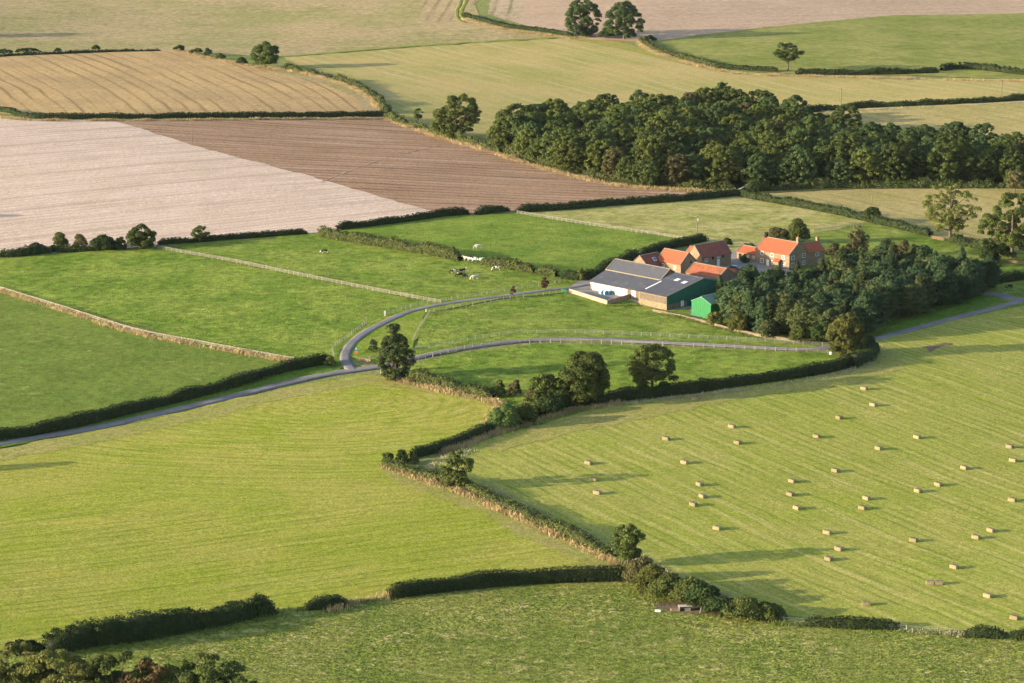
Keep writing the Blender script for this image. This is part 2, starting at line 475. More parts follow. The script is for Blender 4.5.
aB = ang((689.5, 429.5), (754.5, 457))
F['bale'] = field_mat('baled_hay_field', (.20, .215, .034), (.23, .22, .048), patch=30, tuft=1.6, tuft_amt=.2, fine=.3, c3=(.165, .19, .03), c3_scale=12, k=1.7,
    stripes=[dict(angle=aB, period=6.2, amt=.8, color=(.32, .28, .095), line=.5, streak=.5, run=60, wobble=6, width=.3),
             dict(angle=aB, period=3.1, color=(.12, .155, .02), line=.45, streak=.45, run=25, wobble=6)])
F['headland'] = field_mat('worn_headland', (.225, .20, .062), (.195, .192, .048), patch=15, tuft=2, tuft_amt=.25, k=2.0)
F['rough'] = field_mat('rough_pasture', (.098, .122, .021), (.136, .146, .031), patch=18, tuft=1.3, tuft_amt=.65, c3=(.27, .23, .09), c3_scale=3.0, c3_lo=.50, c3_hi=.74, k=2.6, nscale=3.0)  # green darkened to paint in weaker sunlight on the bottom field
F['verge'] = field_mat('roadside_verge', (.115, .165, .017), (.16, .19, .03), patch=10, tuft=1.5, tuft_amt=.4, c3=(.19, .18, .06), c3_scale=4, k=2.4)
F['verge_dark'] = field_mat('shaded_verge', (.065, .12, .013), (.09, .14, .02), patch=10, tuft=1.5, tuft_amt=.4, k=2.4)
F['soil'] = field_mat('bare_earth', (.105, .078, .048), (.145, .105, .068), patch=4, tuft=.8, tuft_amt=.4, k=2.2)
F['yard'] = field_mat('concrete_yard', (.20, .18, .17), (.235, .21, .195), patch=12, tuft=3, tuft_amt=.08, fine=.06, k=.3)
F['road'] = field_mat('worn_tarmac', (.165, .15, .152), (.125, .116, .12), patch=10, tuft=1.0, tuft_amt=.12, fine=.1, k=.5)
F['trackmat'] = field_mat('track_soil', (.21, .14, .098), (.18, .12, .085), patch=8, tuft=1.2, k=2.0)
F['woodfloor'] = field_mat('woodland_floor', (.05, .05, .022), (.07, .075, .025), patch=10, k=2.0)

# base ground: one sheet out to the horizon
def axis(core0, core1, step, far):
    a = list(np.arange(core0, core1 + 1, step))
    s, x = step, core1
    while x < far: s *= 1.35; x += s; a.append(x)
    s, x = step, core0
    lo = []
    while x > -far: s *= 1.35; x -= s; lo.append(x)
    return np.array(lo[::-1] + a)
ax, ay = axis(-520, 520, 11.0, 6500), axis(330, 2700, 11.0, 6500)
gx, gy = np.meshgrid(ax, ay)
nx, ny = len(ax), len(ay)
ii = (np.arange(ny - 1)[:, None] * nx + np.arange(nx - 1)[None, :]).ravel()
gme = mesh_np('ground', np.c_[gx.ravel(), gy.ravel(), hgt(gx, gy).ravel() - 0.12], np.c_[ii, ii + 1, ii + nx + 1, ii + nx], F['base'], smooth=True)
tag(link('ground', gme), 'rolling green farmland ground under and beyond the fields', None, None, 'structure')

sheet('field', 'pale greenish tan far field at the top left', [(-80, -70), (500, -70), (470, -5), (482, 20), (520, 30), (572, 38), (512, 41), (400, 48), (283, 57), (180, 52), (-80, 58)], F['far'])
sheet('field', 'strip of tan stubble lines on the far left field', [(418, 20), (440, -40), (482, -70), (505, -70), (486, -5), (464, 10), (470, 22), (440, 22)], F['far_strip'])
sheet('field', 'pinkish tan stubble field beyond the twin trees', [(505, -70), (490, 14), (520, 24), (575, 38), (655, 43), (700, 35), (800, 24), (895, 15), (1110, 11), (1160, -70)], F['pink'])
sheet('field', 'strip of curved dark and pale rows beside the pink stubble', [(500, -70), (488, 14), (505, 20), (521, 19), (524, 0), (528, -70)], F['pink_strip'])
sheet('field', 'bright green sloping field at the top right', [(650, 42), (700, 35), (800, 24), (895, 15), (1110, 11), (1110, 82), (1000, 74), (900, 75), (800, 74), (735, 70), (690, 56)], F['upper_green'])
sheet('field', 'mown olive field striped with pale rows behind the wood', [(280, 56), (400, 47), (512, 40), (572, 37), (620, 42), (690, 62), (740, 72), (800, 76), (1110, 80), (1110, 97), (920, 104), (820, 112), (800, 150), (560, 170), (500, 151), (440, 134), (385, 116), (365, 92), (310, 70)], F['olive'])
sheet('field', 'golden stubble field with curved drill lines', [(-80, 62), (45, 53), (160, 51), (190, 53), (262, 68), (330, 80), (365, 94), (384, 115), (250, 117), (40, 118), (-80, 106)], F['gold'])
sheet('field', 'tan field between the long hedge and the wood', [(800, 113), (870, 108), (1110, 99), (1110, 170), (900, 165), (800, 150)], F['tan'])
sheet('field', 'cream stubble field with grey tramlines', [(-80, 112), (20, 119), (118, 121), (135, 126), (448, 213), (440, 217), (330, 232), (250, 238), (160, 246), (-80, 262)], F['cream'])
sheet('field', 'brown ploughed field beside the cream stubble', [(115, 121), (380, 118), (400, 123), (440, 136), (500, 153), (560, 171), (620, 184.5), (690, 191.5), (735, 194.5), (640, 203), (520, 212), (448, 215)], F['plough'])
sheet('woodland_floor', 'dark leaf litter under the wood', [(485, 146), (520, 130), (600, 128), (700, 122), (780, 126), (840, 142), (930, 155), (1110, 170), (1110, 192), (960, 189), (860, 189), (740, 194), (640, 189), (560, 172), (500, 153)], F['woodfloor'])
sheet('pasture', 'tan meadow in front of the wood', [(742, 195), (860, 189), (1110, 189), (1110, 262), (960, 243), (870, 221), (800, 206)], F['tan'])
sheet('pasture', 'pale yellowish pasture behind the farm buildings', [(520, 213), (600, 207), (745, 195), (800, 206), (880, 224), (860, 245), (760, 262), (690, 250), (690, 241)], F['pale_pasture'])
sheet('pasture', 'green pasture east of the farmhouse', [(800, 236), (870, 222), (960, 243), (1110, 262), (1110, 300), (960, 340), (740, 335), (690, 318), (700, 262)], F['green_right'])
sheet('pasture', 'smooth green paddock above the dark hedge', [(330, 232), (440, 217), (520, 212), (692, 242), (640, 256), (585, 279), (540, 274), (462, 260)], F['green_smooth'])
sheet('pasture', 'green paddock grazed by the black and white cows', [(160, 246), (320, 233), (462, 260), (540, 274), (590, 280), (572, 292), (520, 296), (445, 306), (300, 277)], F['green_b'])
sheet('pasture', 'bright green pasture below the white fence', [(-80, 262), (160, 247), (300, 277), (442, 305), (405, 318), (365, 336), (345, 346), (336, 362), (300, 362), (200, 344), (-80, 266)], F['green'])
sheet('pasture', 'dull green pasture above the roadside hedge', [(-80, 266), (130, 330), (295, 362), (325, 364), (270, 376), (150, 410), (-80, 446)], F['green_dull'])
sheet('pasture', 'green paddock between the drive and the lane', [(425, 314), (520, 298), (575, 292), (625, 308), (700, 322), (800, 342), (835, 350), (640, 342), (540, 340), (470, 349), (410, 360)], F['green_b'])
sheet('pasture', 'green paddock below the lane', [(410, 364), (470, 352), (540, 344), (640, 346), (835, 354), (866, 362), (780, 382), (610, 404), (520, 440), (490, 432), (490, 400), (400, 378)], F['green'])
sheet('pasture', 'small grass triangle at the farm entrance', [(352, 345), (378, 328), (425, 313), (410, 358), (372, 364), (350, 357)], F['verge'])
sheet('field', 'hay field dotted with rectangular bales', [(1110, 282), (1024, 306), (960, 319), (868, 344), (870, 362), (700, 394), (610, 405), (500, 436), (480, 442), (430, 462), (460, 488), (560, 530), (630, 562), (680, 592), (760, 612), (900, 628), (1110, 640)], F['bale'])
sheet('field', 'yellow green mown hay field at the lower left', [(-80, 466), (100, 430), (280, 389), (360, 376), (400, 379), (480, 394), (503, 402), (492, 432), (410, 460), (384, 466), (470, 489), (530, 517), (625, 560), (628, 579), (530, 582), (390, 597), (300, 607), (150, 624), (-80, 668)], F['hay'])
sheet('pasture', 'rough tussocky pasture along the bottom', [(-80, 668), (150, 624), (300, 607), (390, 597), (530, 582), (628, 579), (690, 606), (760, 614), (900, 628), (1110, 640), (1150, 800), (-150, 800)], F['rough'])
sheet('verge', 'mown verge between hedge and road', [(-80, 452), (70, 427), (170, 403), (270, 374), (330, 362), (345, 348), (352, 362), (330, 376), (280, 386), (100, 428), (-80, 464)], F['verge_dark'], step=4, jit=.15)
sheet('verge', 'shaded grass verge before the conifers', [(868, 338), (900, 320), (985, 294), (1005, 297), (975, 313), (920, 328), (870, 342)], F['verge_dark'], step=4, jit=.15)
sheet('verge', 'grass verge along the farm drive', [(336, 352), (370, 322), (420, 305), (500, 290), (580, 280), (580, 292), (500, 299), (425, 314), (380, 328), (352, 345)], F['verge'], step=4, jit=.15)
sheet('verge', 'green edge of the golden stubble field', [(255, 67), (330, 80), (365, 94), (384, 115), (368, 115), (358, 99), (322, 83)], F['far'], step=5, jit=.3)
sheet('verge', 'green edge beneath the upper hedge', [(905, 75), (960, 69), (1110, 75), (1110, 79), (1000, 79)], F['upper_green'], step=8, jit=.3)
sheet('headland', 'worn pale headland along the bale field hedge', [(482, 447), (540, 425), (610, 409), (700, 397), (790, 384), (868, 366), (872, 352), (890, 346), (905, 368), (860, 384), (760, 396), (680, 412), (580, 432), (500, 452)], F['headland'], step=4, jit=.7)
sheet('headland', 'tan worn margin of the hay field along the road', [(-60, 460), (100, 431.5), (200, 409), (280, 389.5), (360, 378), (400, 381), (478, 397), (486, 404), (455, 398), (400, 388), (365, 386), (290, 398), (210, 418), (100, 443), (-60, 472)], F['headland'], step=4, jit=.8)
sheet('headland', 'tan worn margin of the hay field along the long hedge', [(384, 468), (420, 480), (470, 498), (530, 524), (575, 545), (618, 566), (600, 568), (540, 545), (470, 510), (420, 490), (388, 478)], F['headland'], step=4, jit=.8)
sheet('mud_patch', 'dark muddy gateway on the hay field', [(922, 349), (934, 345.5), (950, 343), (954, 344.5), (942, 348), (932, 352.5)], F['soil'], step=2, jit=.8)
sheet('mud_patch', 'bare earth trodden around the feed shelter', [(653, 606), (664, 602), (690, 603), (712, 610), (740, 617), (712, 616), (690, 614), (665, 612)], F['soil'], step=1.5, jit=.25)
sheet('headland', 'brown headland of the olive field beside the twin trees', [(565, 38), (620, 43), (690, 62), (745, 75), (690, 66), (610, 47)], F['headland'], step=8, jit=.6)
sheet('yard', 'concrete farmyard around the barns', [(566, 293), (574, 284), (612, 268), (640, 262), (700, 262), (740, 250), (765, 258), (800, 276), (770, 290), (730, 296), (700, 318), (660, 312), (628, 300), (607, 304)], F['yard'], step=3, jit=.15)
sheet('grass_strip', 'grass below the barn and its yard wall', [(607, 306), (628, 299), (640, 305), (667, 311), (690, 309), (692, 318), (720, 322), (730, 330), (690, 322), (640, 312)], F['green_b'], step=3, jit=.3)

ribbon('verge', 'thin green boundary strip between the far field and the olive field', [g2(*p) for p in [(268, 58), (300, 55.5), (400, 47.5), (512, 40.5), (575, 37)]], 5.0, F['upper_green'], 0.27, .25, 1.0)
ribbon('wheel_track', 'faint wheel track crossing the ploughed and cream fields', [g2(*p) for p in [(322, 181.5), (345, 173), (385, 159), (420, 150), (462, 141)]], .8, F['trackmat'], 0.10, .01, .3)
ribbon('wheel_track', 'dark curved tramline on the far stubble nearest the hedge', [g2(*p) for p in [(469, -14), (466, 2), (462, 10), (463, 17), (474, 23)]], 2.4, F['rough'], 0.07, .01, .25)
ribbon('wheel_track', 'dark curved tramline on the far stubble farther from the hedge', [g2(*p) for p in [(465, -14), (460, 4), (457, 11), (459, 19), (466, 23)]], 2.2, F['rough'], 0.08, .01, .25)
road = [(-90, 463), (-10, 446), (100, 427), (200, 404.5), (280, 385), (325, 375), (365, 369), (392, 365)]
ribbon('road', 'narrow grey country road', [g2(*p) for p in road], 3.9, F['road'], 0.29, 0.05)
ribbon('road', 'farm drive curving up to the yard', [g2(*p) for p in [(352, 370.5), (347.5, 365), (345, 356.5), (350, 346), (362, 335), (380, 325), (410, 312), (450, 303.5), (500, 297), (545, 291), (575, 287.5), (588, 285)]], (3.2, 2.5), F['road'], 0.315, 0.05)
ribbon('road', 'grey lane running right below the farm', [g2(*p) for p in [(380, 367), (398, 362.5), (420, 357), (470, 347.5), (540, 340), (600, 339.5), (640, 341.5), (740, 346.5), (800, 349.5), (850, 346), (872, 340.5), (920, 327.5), (970, 314.5), (1030, 299), (1110, 278)]], 3.3, F['road'], 0.30, 0.05)
ribbon('road', 'side road joining at the right edge', [g2(*p) for p in [(985, 294), (1000, 295.5), (1010, 299), (1030, 300)]], 4.5, F['road'], 0.325, 0.05)

# ------------------------------------------------------------------ vegetation
def leaf_quads(C, N, size, aspect=1.4, jit=0.5):
    """one leaf-spray diamond per centre C, facing roughly N"""
    n = len(C)
    N = N + rng.normal(size=(n, 3)) * jit * .8
    N /= np.linalg.norm(N, axis=1, keepdims=True) + 1e-9
    T = np.cross(N, rng.normal(size=(n, 3)))
    T /= np.linalg.norm(T, axis=1, keepdims=True) + 1e-9
    B = np.cross(N, T)
    sz = (np.asarray(size) * rng.uniform(0.6, 1.3, n))[:, None]
    T = T * sz * aspect * .5; B = B * sz * .5
    V = np.stack([C - T, C - B * 1.0 + T * .15, C + T, C + B + T * .15], 1).reshape(-1, 3)
    return V, np.arange(4 * n).reshape(n, 4)
def blob_leaves(centers, radii, dens, size, squash=0.75, jit=0.55):
    Cs, Ns = [], []
    for c, r in zip(centers, radii):
        m = max(6, int(dens * r * r))
        d = rng.normal(size=(m, 3)); d /= np.linalg.norm(d, axis=1, keepdims=True)
        d[:, 2] = np.where(d[:, 2] < -0.35, -d[:, 2], d[:, 2])
        rr = r * rng.uniform(0.62, 1.08, m)[:, None]
        Cs.append(np.array(c) + d * rr * np.array([1, 1, squash])); Ns.append(d)
    C, N = np.concatenate(Cs), np.concatenate(Ns)
    return leaf_quads(C, N, size, 1.4, jit)

def fit(cents, rads, wx, wy, z0, z1, q):
    c, r = np.array(cents), np.array(rads)
    for ax_, (lo, hi) in enumerate(((-wx / 2, wx / 2), (-wy / 2, wy / 2), (z0, z1))):
        rr = r * q * (.75 if ax_ == 2 else 1)
        for _ in range(4):
            a, b = (c[:, ax_] - rr).min(), (c[:, ax_] + rr).max()
            c[:, ax_] = lo + (c[:, ax_] - a) * (hi - lo) / (b - a)
    return [x for x in c], list(r)
def trunk_mesh(name, h, r, limbs, mat, lean=(0, 0)):
    mb = MB()
    top = Vector((lean[0], lean[1], h))
    mb.tube([(0, 0, -0.6), (0, 0, 0.2), Vector((lean[0] * .4, lean[1] * .4, h * .5)), top], [r * 1.5, r * 1.1, r * .8, r * .35], 8)
    for (tgt, z0) in limbs:
        b = Vector((lean[0] * z0 / h, lean[1] * z0 / h, z0)); tgt = Vector(tgt)
        mid = b.lerp(tgt, .5) + Vector((0, 0, .06 * (tgt - b).length))
        mb.tube([b, mid, tgt], [r * .5, r * .32, r * .1], 5)
    return mb.mesh(name, mat, True)

def broad_tree(seed, h, w, leaf=0.45, clumps=60, base=0.22, gap=0.0, lobes=5, cr=None, dens=26, bark='bark', pear=0.0, mats='leaf_oak', dome=.5):
    """crown made of leafy clumps on an uneven lobed volume, plus trunk with limbs"""
    global rng
    old = rng; rng = np.random.default_rng(seed)
    cz, rz = h * (base + 1) / 2, h * (1 - base) / 2
    rx = w / 2
    cr = (cr or max(.5, 0.16 * w)) * .8
    clumps = int(clumps * 1.5)
    # lobes
    L = []
    for i in range(lobes):
        a = 2 * math.pi * (i + rng.uniform(-.3, .3)) / lobes
        e = rng.uniform(-.35, .55)
        L.append((np.array([math.cos(a) * math.cos(e), math.sin(a) * math.cos(e), math.sin(e)]), rng.uniform(.12, .36)))
    L.append((np.array([0.1, 0, 1.0]), .2))
    cents, rads = [], []
    tries = 0
    while len(cents) < clumps and tries < clumps * 30:
        tries += 1
        d = rng.normal(size=3); d /= np.linalg.norm(d)
        if d[2] < -0.75: continue
        k = 0.74
        for ld, amp in L: k += amp * max(0, float(d @ ld)) ** 3
        k *= rng.uniform(dome, 1.0) ** .45
        if len(cents) % 5 == 4: k *= .55
        p = d * k * np.array([rx - cr * .7, rx - cr * .7, rz - cr * .5])
        if pear: p[:2] *= 1 - pear * max(0, p[2] / rz)
        p[2] += cz
        if gap and any(np.linalg.norm(p - q) < gap * cr for q in cents): continue
        cents.append(p); rads.append(cr * rng.uniform(.5, 1.25))
    cents, rads = fit(cents, rads, w, w, h * base, h, .95)
    V, Fq = blob_leaves(cents, rads, 2.6 * dens / (leaf / .45) ** 2, leaf)
    crown = mesh_np('crown', V, Fq, M[mats])
    limbs = [(tuple(cents[i] * np.array([1, 1, .97])), h * rng.uniform(.18, .5)) for i in rng.permutation(len(cents))[:14]]
    tr = trunk_mesh('trunk', h * .72, max(.16, h * .026), limbs, M[bark], (rng.normal() * .3, rng.normal() * .3))
    rng = old
    return tr, crown
def bush_mesh(seed, h, w, mats, leaf=0.35, clumps=22, d=None, dens=30):
    """a shrub that is leafy down to the ground"""
    global rng
    old = rng; rng = np.random.default_rng(seed)
    d = d or w * .85
    cents, rads = [], []
    cr = .2 * min(w, h * 1.6)
    for i in range(clumps):
        a, q = rng.uniform(0, 2 * math.pi), math.sqrt(rng.uniform(0, 1))
        zmax = (h - cr * .8) * math.sqrt(max(.05, 1 - q * q)) * rng.uniform(.75, 1.05)
        cents.append(np.array([math.cos(a) * q * (w / 2 - cr * .8), math.sin(a) * q * (d / 2 - cr * .8), max(cr * .4, zmax * rng.uniform(.35, 1) ** .5)]))
        rads.append(cr * rng.uniform(.7, 1.2))
    cents, rads = fit(cents, rads, w, d, 0.0, h, .95)
    V, Fq = blob_leaves(cents, rads, 2.2 * dens / (leaf / .45) ** 2, leaf)
    crown = mesh_np('foliage', V, Fq, M[mats])
    mb = MB()
    for i in range(5):
        c = cents[int(rng.integers(len(cents)))]
        mb.tube([(c[0] * .15, c[1] * .15, -.3), (c[0] * .5, c[1] * .5, c[2] * .5), tuple(c)], [.09, .06, .03], 5)
    st = mb.mesh('stem', M['twig'])
    rng = old
    return st, crown
def conifer(seed, h, w, mats, leaf=0.42, kind='spruce', base=0.05):
    global rng
    old = rng; rng = np.random.default_rng(seed)
    Cs, Ns, sz = [], [], []
    limbs = []
    z = h * base + .3
    while z < h * .985:
        t = z / h
        if kind == 'spruce': r = w / 2 * (1 - t) ** .75 * rng.uniform(.75, 1.1)
        else: r = w / 2 * (math.sin(math.pi * min(1, (t - base) / (1 - base) * .86 + .14)) ** .6) * rng.uniform(.65, 1.1)
        r = max(r, .25)
        nb = int(rng.integers(7, 11)) if t < .9 else 5
        a0 = rng.uniform(0, 6.28)
        for b in range(nb):
            a = a0 + 2 * math.pi * b / nb + rng.normal() * .2
            rb = r * rng.uniform(.7, 1.15)
            m = max(5, int(rb * 27 * (.42 / leaf) ** 1.2))
            s = rng.uniform(.25, 1, m) ** .7
            rise = (.16 if kind == 'spruce' else .35) * rng.uniform(.3, 1.3)
            side = rng.normal(size=m) * .24 * (rb * .5 + .4)
            x = math.cos(a) * s * rb - math.sin(a) * side
            y = math.sin(a) * s * rb + math.cos(a) * side
            zz = z + (s ** 2 * rise - .12 * s) * rb + rng.normal(size=m) * .2
            Cs.append(np.c_[x, y, zz])
            Ns.append(np.c_[np.cos(a) * .7 * np.ones(m), np.sin(a) * .7 * np.ones(m), .8 * np.ones(m)])
            if rng.random() < .12: limbs.append(((math.cos(a) * rb * .8, math.sin(a) * rb * .8, z), max(.3, z - .3)))
        z += rng.uniform(.42, .62) * (h / 13)
    C, N = np.concatenate(Cs), np.concatenate(Ns)
    V, Fq = leaf_quads(C, N, leaf, 1.9, .5)
    crown = mesh_np('crown', V, Fq, M[mats])
    tr = trunk_mesh('trunk', h * .96, max(.13, h * .015), limbs[:10], M['bark'])
    rng = old
    return tr, crown
def put(name, meshes, loc, rz, sc, label, cat, group=None, parts=('trunk', 'crown')):
    o = empty(name, loc, rz, label, cat, group)
    o.scale = sc if isinstance(sc, (tuple, list)) else (sc, sc, sc)
    for n, me in zip(parts, meshes): link(n, me, o)
    return o
def spec(bx, by, top, wpx):
    p = g(bx, by); m = mpp(p)
    return p, (by - top) * m / 0.965, wpx * m

# --- the wood behind the farm
WOOD = [g2(*p) for p in [(500, 150), (520, 136), (560, 128), (600, 127), (700, 120), (760, 124), (800, 136), (860, 147), (930, 155), (1080, 172), (1080, 186), (960, 186), (860, 186), (760, 189), (735, 190), (640, 187), (560, 171)]]
wood_proto = []
kinds = [('leaf_wood', 'dark green round-crowned tree in the dense wood behind the farm'),
         ('leaf_wood_light', 'lighter olive green tree in the dense wood behind the farm'),
         ('leaf_wood_cool', 'bluish green tree in the dense wood behind the farm'),
         ('leaf_wood_brown', 'brownish thin-crowned tree in the dense wood behind the farm')]
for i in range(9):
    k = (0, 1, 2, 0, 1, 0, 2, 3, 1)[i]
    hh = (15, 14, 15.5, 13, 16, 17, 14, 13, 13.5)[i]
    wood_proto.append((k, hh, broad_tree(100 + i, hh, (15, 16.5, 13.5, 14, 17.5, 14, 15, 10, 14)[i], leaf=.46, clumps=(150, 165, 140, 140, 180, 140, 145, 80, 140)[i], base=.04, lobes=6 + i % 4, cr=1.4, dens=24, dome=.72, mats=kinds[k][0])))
WP = []
A = np.array(WOOD)
y = A[:, 1].min(); row = 0
while y < A[:, 1].max():
    x = A[:, 0].min() + (row % 2) * 5.6
    while x < A[:, 0].max():
        q = (x + rng.uniform(-3.2, 3.2), y + rng.uniform(-3.0, 3.0))
        if inside(WOOD, np.array([q]))[0]: WP.append(q)
        x += 11.2
    y += 10.6; row += 1
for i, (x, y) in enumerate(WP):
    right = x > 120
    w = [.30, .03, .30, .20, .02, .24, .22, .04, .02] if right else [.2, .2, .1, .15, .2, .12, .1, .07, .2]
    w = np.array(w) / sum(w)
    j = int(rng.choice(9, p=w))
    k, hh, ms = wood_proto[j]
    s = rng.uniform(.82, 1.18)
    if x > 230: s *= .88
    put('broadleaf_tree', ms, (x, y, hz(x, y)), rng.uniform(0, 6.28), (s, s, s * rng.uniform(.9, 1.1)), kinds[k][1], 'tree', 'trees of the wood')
print('wood trees', len(WP))
# rough scrub edge of the wood
def dead_tree(name, bx, by, top, label):
    p, h, _ = spec(bx, by, top, 1)
    o = empty(name, p, 0, label, 'tree')
    mb = MB(); mb.tube([(0, 0, -.5), (.1, 0, h * .5), (.3, 0, h)], [.35, .25, .06], 7); mb.build('trunk', M['bark_pale'], o, True)
    for tgt, z in [((2.6, .3, h * .8), h * .45), ((-1.8, -.4, h * .9), h * .6), ((2.2, -.8, h * .55), h * .3), ((1.2, .3, h * 1.02), h * .7)]:
        b = MB(); b.tube([(.1, 0, z), (tgt[0] * .6, tgt[1], z + (tgt[2] - z) * .4), tgt], [.16, .11, .03], 5); b.build('branch', M['bark_pale'], o, True)
dead_tree('dead_tree', 881, 184, 146, 'pale leafless dead tree at the front of the dark wood')

# --- conifer plantation beside the farm
PLANT = [g2(*p) for p in [(714, 312), (722, 321), (738, 330), (770, 336), (830, 341), (862, 336), (915, 316), (985, 296), (992, 287), (960, 284), (905, 278), (850, 279), (800, 288), (748, 292), (722, 300)]]
con_proto = []
ck = [('leaf_pine', 'dark bluish green conifer in the plantation beside the farmhouse'), ('leaf_pine_olive', 'olive green conifer in the plantation beside the farmhouse')]
for i in range(8):
    k = (0, 0, 1, 0, 1, 0, 0, 1)[i]
    con_proto.append((k, conifer(200 + i, (12, 11, 10.5, 12.5, 9.5, 11.5, 10, 12)[i], (6.4, 5.6, 6.2, 5.4, 6.0, 7.0, 5.6, 5.4)[i], ck[k][0], .31, ('pine', 'pine', 'pine', 'spruce', 'pine', 'pine', 'pine', 'spruce')[i], .08)))
CP = []
A = np.array(PLANT)
y = A[:, 1].min(); row = 0
while y < A[:, 1].max():
    x = A[:, 0].min() + (row % 2) * 3
    while x < A[:, 0].max():
        q = (x + rng.uniform(-1.8, 1.8), y + rng.uniform(-1.6, 1.6))
        if inside(PLANT, np.array([q]))[0]: CP.append(q)
        x += 5.4
    y += 5.4; row += 1
for i, (x, y) in enumerate(CP):
    w = np.array([.2, .15, .08, .2, .06, .16, .1, .05]) if x > 140 else np.array([.08, .1, .22, .08, .16, .12, .08, .16])
    k, ms = con_proto[int(rng.choice(8, p=w / w.sum()))]
    s = rng.uniform(.85, 1.2)
    if x < 112 and y > 850: s *= .72
    put('conifer', ms, (x, y, hz(x, y)), rng.uniform(0, 6.28), (s * 1.4, s * 1.4, s), ck[k][1], 'tree', 'conifers of the plantation')
print('conifers', len(CP))

# --- single trees:  name, base px, top, width, kind, label, options
def single(name, bx, by, top, wpx, label, seed, mats='leaf_oak', group=None, con=None, **kw):
    p, h, w = spec(bx, by, top, wpx)
    if con: ms = conifer(seed, h, w, mats, kw.get('leaf', .4), con, .03)
    else: ms = broad_tree(seed, h, w, mats=mats, **kw)
    put(name, ms, p, 0, 1, label, 'tree', group)
def bush(bx, by, top, wpx, label, seed, mats='leaf_hedge', name='shrub', group=None, **kw):
    p, h, w = spec(bx, by, top, wpx)
    put(name, bush_mesh(seed, h, w, mats, **kw), p, 0, 1, label, 'shrub', group, ('stem', 'foliage'))

single('oak_tree', 265, 68, 42, 29, 'dark round tree alone on the boundary of the golden stubble field', 1, 'leaf_wood', base=.04, dome=.7, clumps=70, leaf=.5)
single('oak_tree', 583, 36, 1, 38, 'left one of the twin trees at the top of the olive field', 2, 'leaf_wood_cool', base=.0, dome=.65, clumps=80, leaf=.6, lobes=6, cr=2.6)
single('oak_tree', 624, 39, 2, 42, 'right and broader one of the twin trees at the top of the olive field', 3, 'leaf_wood_cool', base=.0, dome=.65, clumps=95, leaf=.6, lobes=6, cr=2.7)
single('oak_tree', 788, 71, 43, 33, 'open-crowned tree with a visible trunk before the upper green field', 4, 'leaf_wood', base=.3, clumps=60, gap=.3, leaf=.45, lobes=8, cr=1.9)
single('small_tree', 418, 124, 109, 11, 'tiny dark tree left of the big tree beside the ploughed field', 5, 'leaf_wood', base=.3, clumps=22, leaf=.4, cr=1.1)
single('oak_tree', 456, 138, 96, 52, 'broad tree standing left of the wood beside the ploughed field', 6, 'leaf_wood_light', base=.02, dome=.6, clumps=85, leaf=.55, lobes=5, cr=2.5)
single('oak_tree', 516, 149, 105, 46, 'big tree at the left tip of the wood', 7, 'leaf_wood', base=.12, clumps=70, leaf=.6, lobes=5, cr=2.6)
single('oak_tree', 582, 404, 354, 57, 'large round oak in the hedge above the bale field', 8, 'leaf_oak', base=.0, clumps=85, leaf=.45, lobes=6, cr=2.3)
single('oak_tree', 544, 404, 373, 33, 'smaller tree left of the large round oak in the hedge', 9, 'leaf_oak', base=.0, clumps=45, leaf=.4, lobes=5, cr=1.5)
single('ash_tree', 652, 393, 344, 54, 'loose-crowned tree right of the large round oak in the hedge', 10, 'leaf_oak', base=.04, clumps=58, gap=.6, leaf=.42, lobes=5, cr=1.9)
single('yew_tree', 395, 380, 324, 36, 'dark bushy evergreen at the road junction', 11, 'leaf_yew', base=.0, clumps=110, leaf=.34, lobes=6, cr=1.4, pear=.42, dome=.6)
single('bare_tree', 409, 379, 350, 16, 'brown half-dead tree beside the dark conifer at the junction', 12, 'leaf_wood_brown', base=.35, clumps=20, gap=.8, leaf=.3, cr=1.0, bark='bark_pale', dens=14)
single('small_tree', 381, 373, 356, 10, 'thin yellowish sapling with a pale trunk at the road junction', 13, 'leaf_autumn', base=.4, clumps=14, leaf=.3, cr=.8, bark='bark_pale')
single('autumn_tree', 846, 356, 314, 42, 'olive brown tree at the right end of the lane hedge', 14, 'leaf_olive_dark', base=.0, clumps=80, leaf=.4, lobes=6, cr=1.8, pear=.25)
single('ash_tree', 950, 241, 184, 58, 'airy pale green tree on the hedge right of the plantation', 15, 'leaf_ash', base=.12, clumps=85, gap=.35, leaf=.4, lobes=8, cr=1.8, dens=17, bark='bark')
single('oak_tree', 1012, 258, 194, 74, 'large spreading oak cut by the right edge above the side road', 16, 'leaf_oak', base=.04, clumps=95, gap=.2, leaf=.5, lobes=6, cr=2.5)
single('small_tree', 1015, 192, 171, 22, 'dull grey green tree at the right end of the wood', 17, 'leaf_wood_brown', base=.1, clumps=30, leaf=.5, cr=1.8)
single('hawthorn_tree', 457, 488, 450, 34, 'hawthorn tree in the hedge left of the bale field', 18, 'leaf_oak', base=.02, clumps=42, leaf=.35, lobes=5, cr=1.3)
single('hawthorn_tree', 628, 566, 524, 35, 'round-topped hawthorn where three hedges meet', 19, 'leaf_oak', base=.14, clumps=55, leaf=.33, lobes=8, dome=.7, cr=1.25)
single('small_tree', 857, 258, 226, 24, 'dull brownish tree in the field behind the plantation', 20, 'leaf_wood_brown', base=.1, clumps=40, leaf=.4, cr=1.4)
single('small_tree', 904, 270, 240, 30, 'taller brownish tree rising at the back of the plantation', 21, 'leaf_wood_brown', base=.1, clumps=40, leaf=.4, cr=1.5)
single('small_tree', 141, 249, 224, 32, 'dense dark rounded tree in the hedge below the cream stubble', 22, 'leaf_wood', base=.0, clumps=60, leaf=.4, lobes=3, cr=1.7)
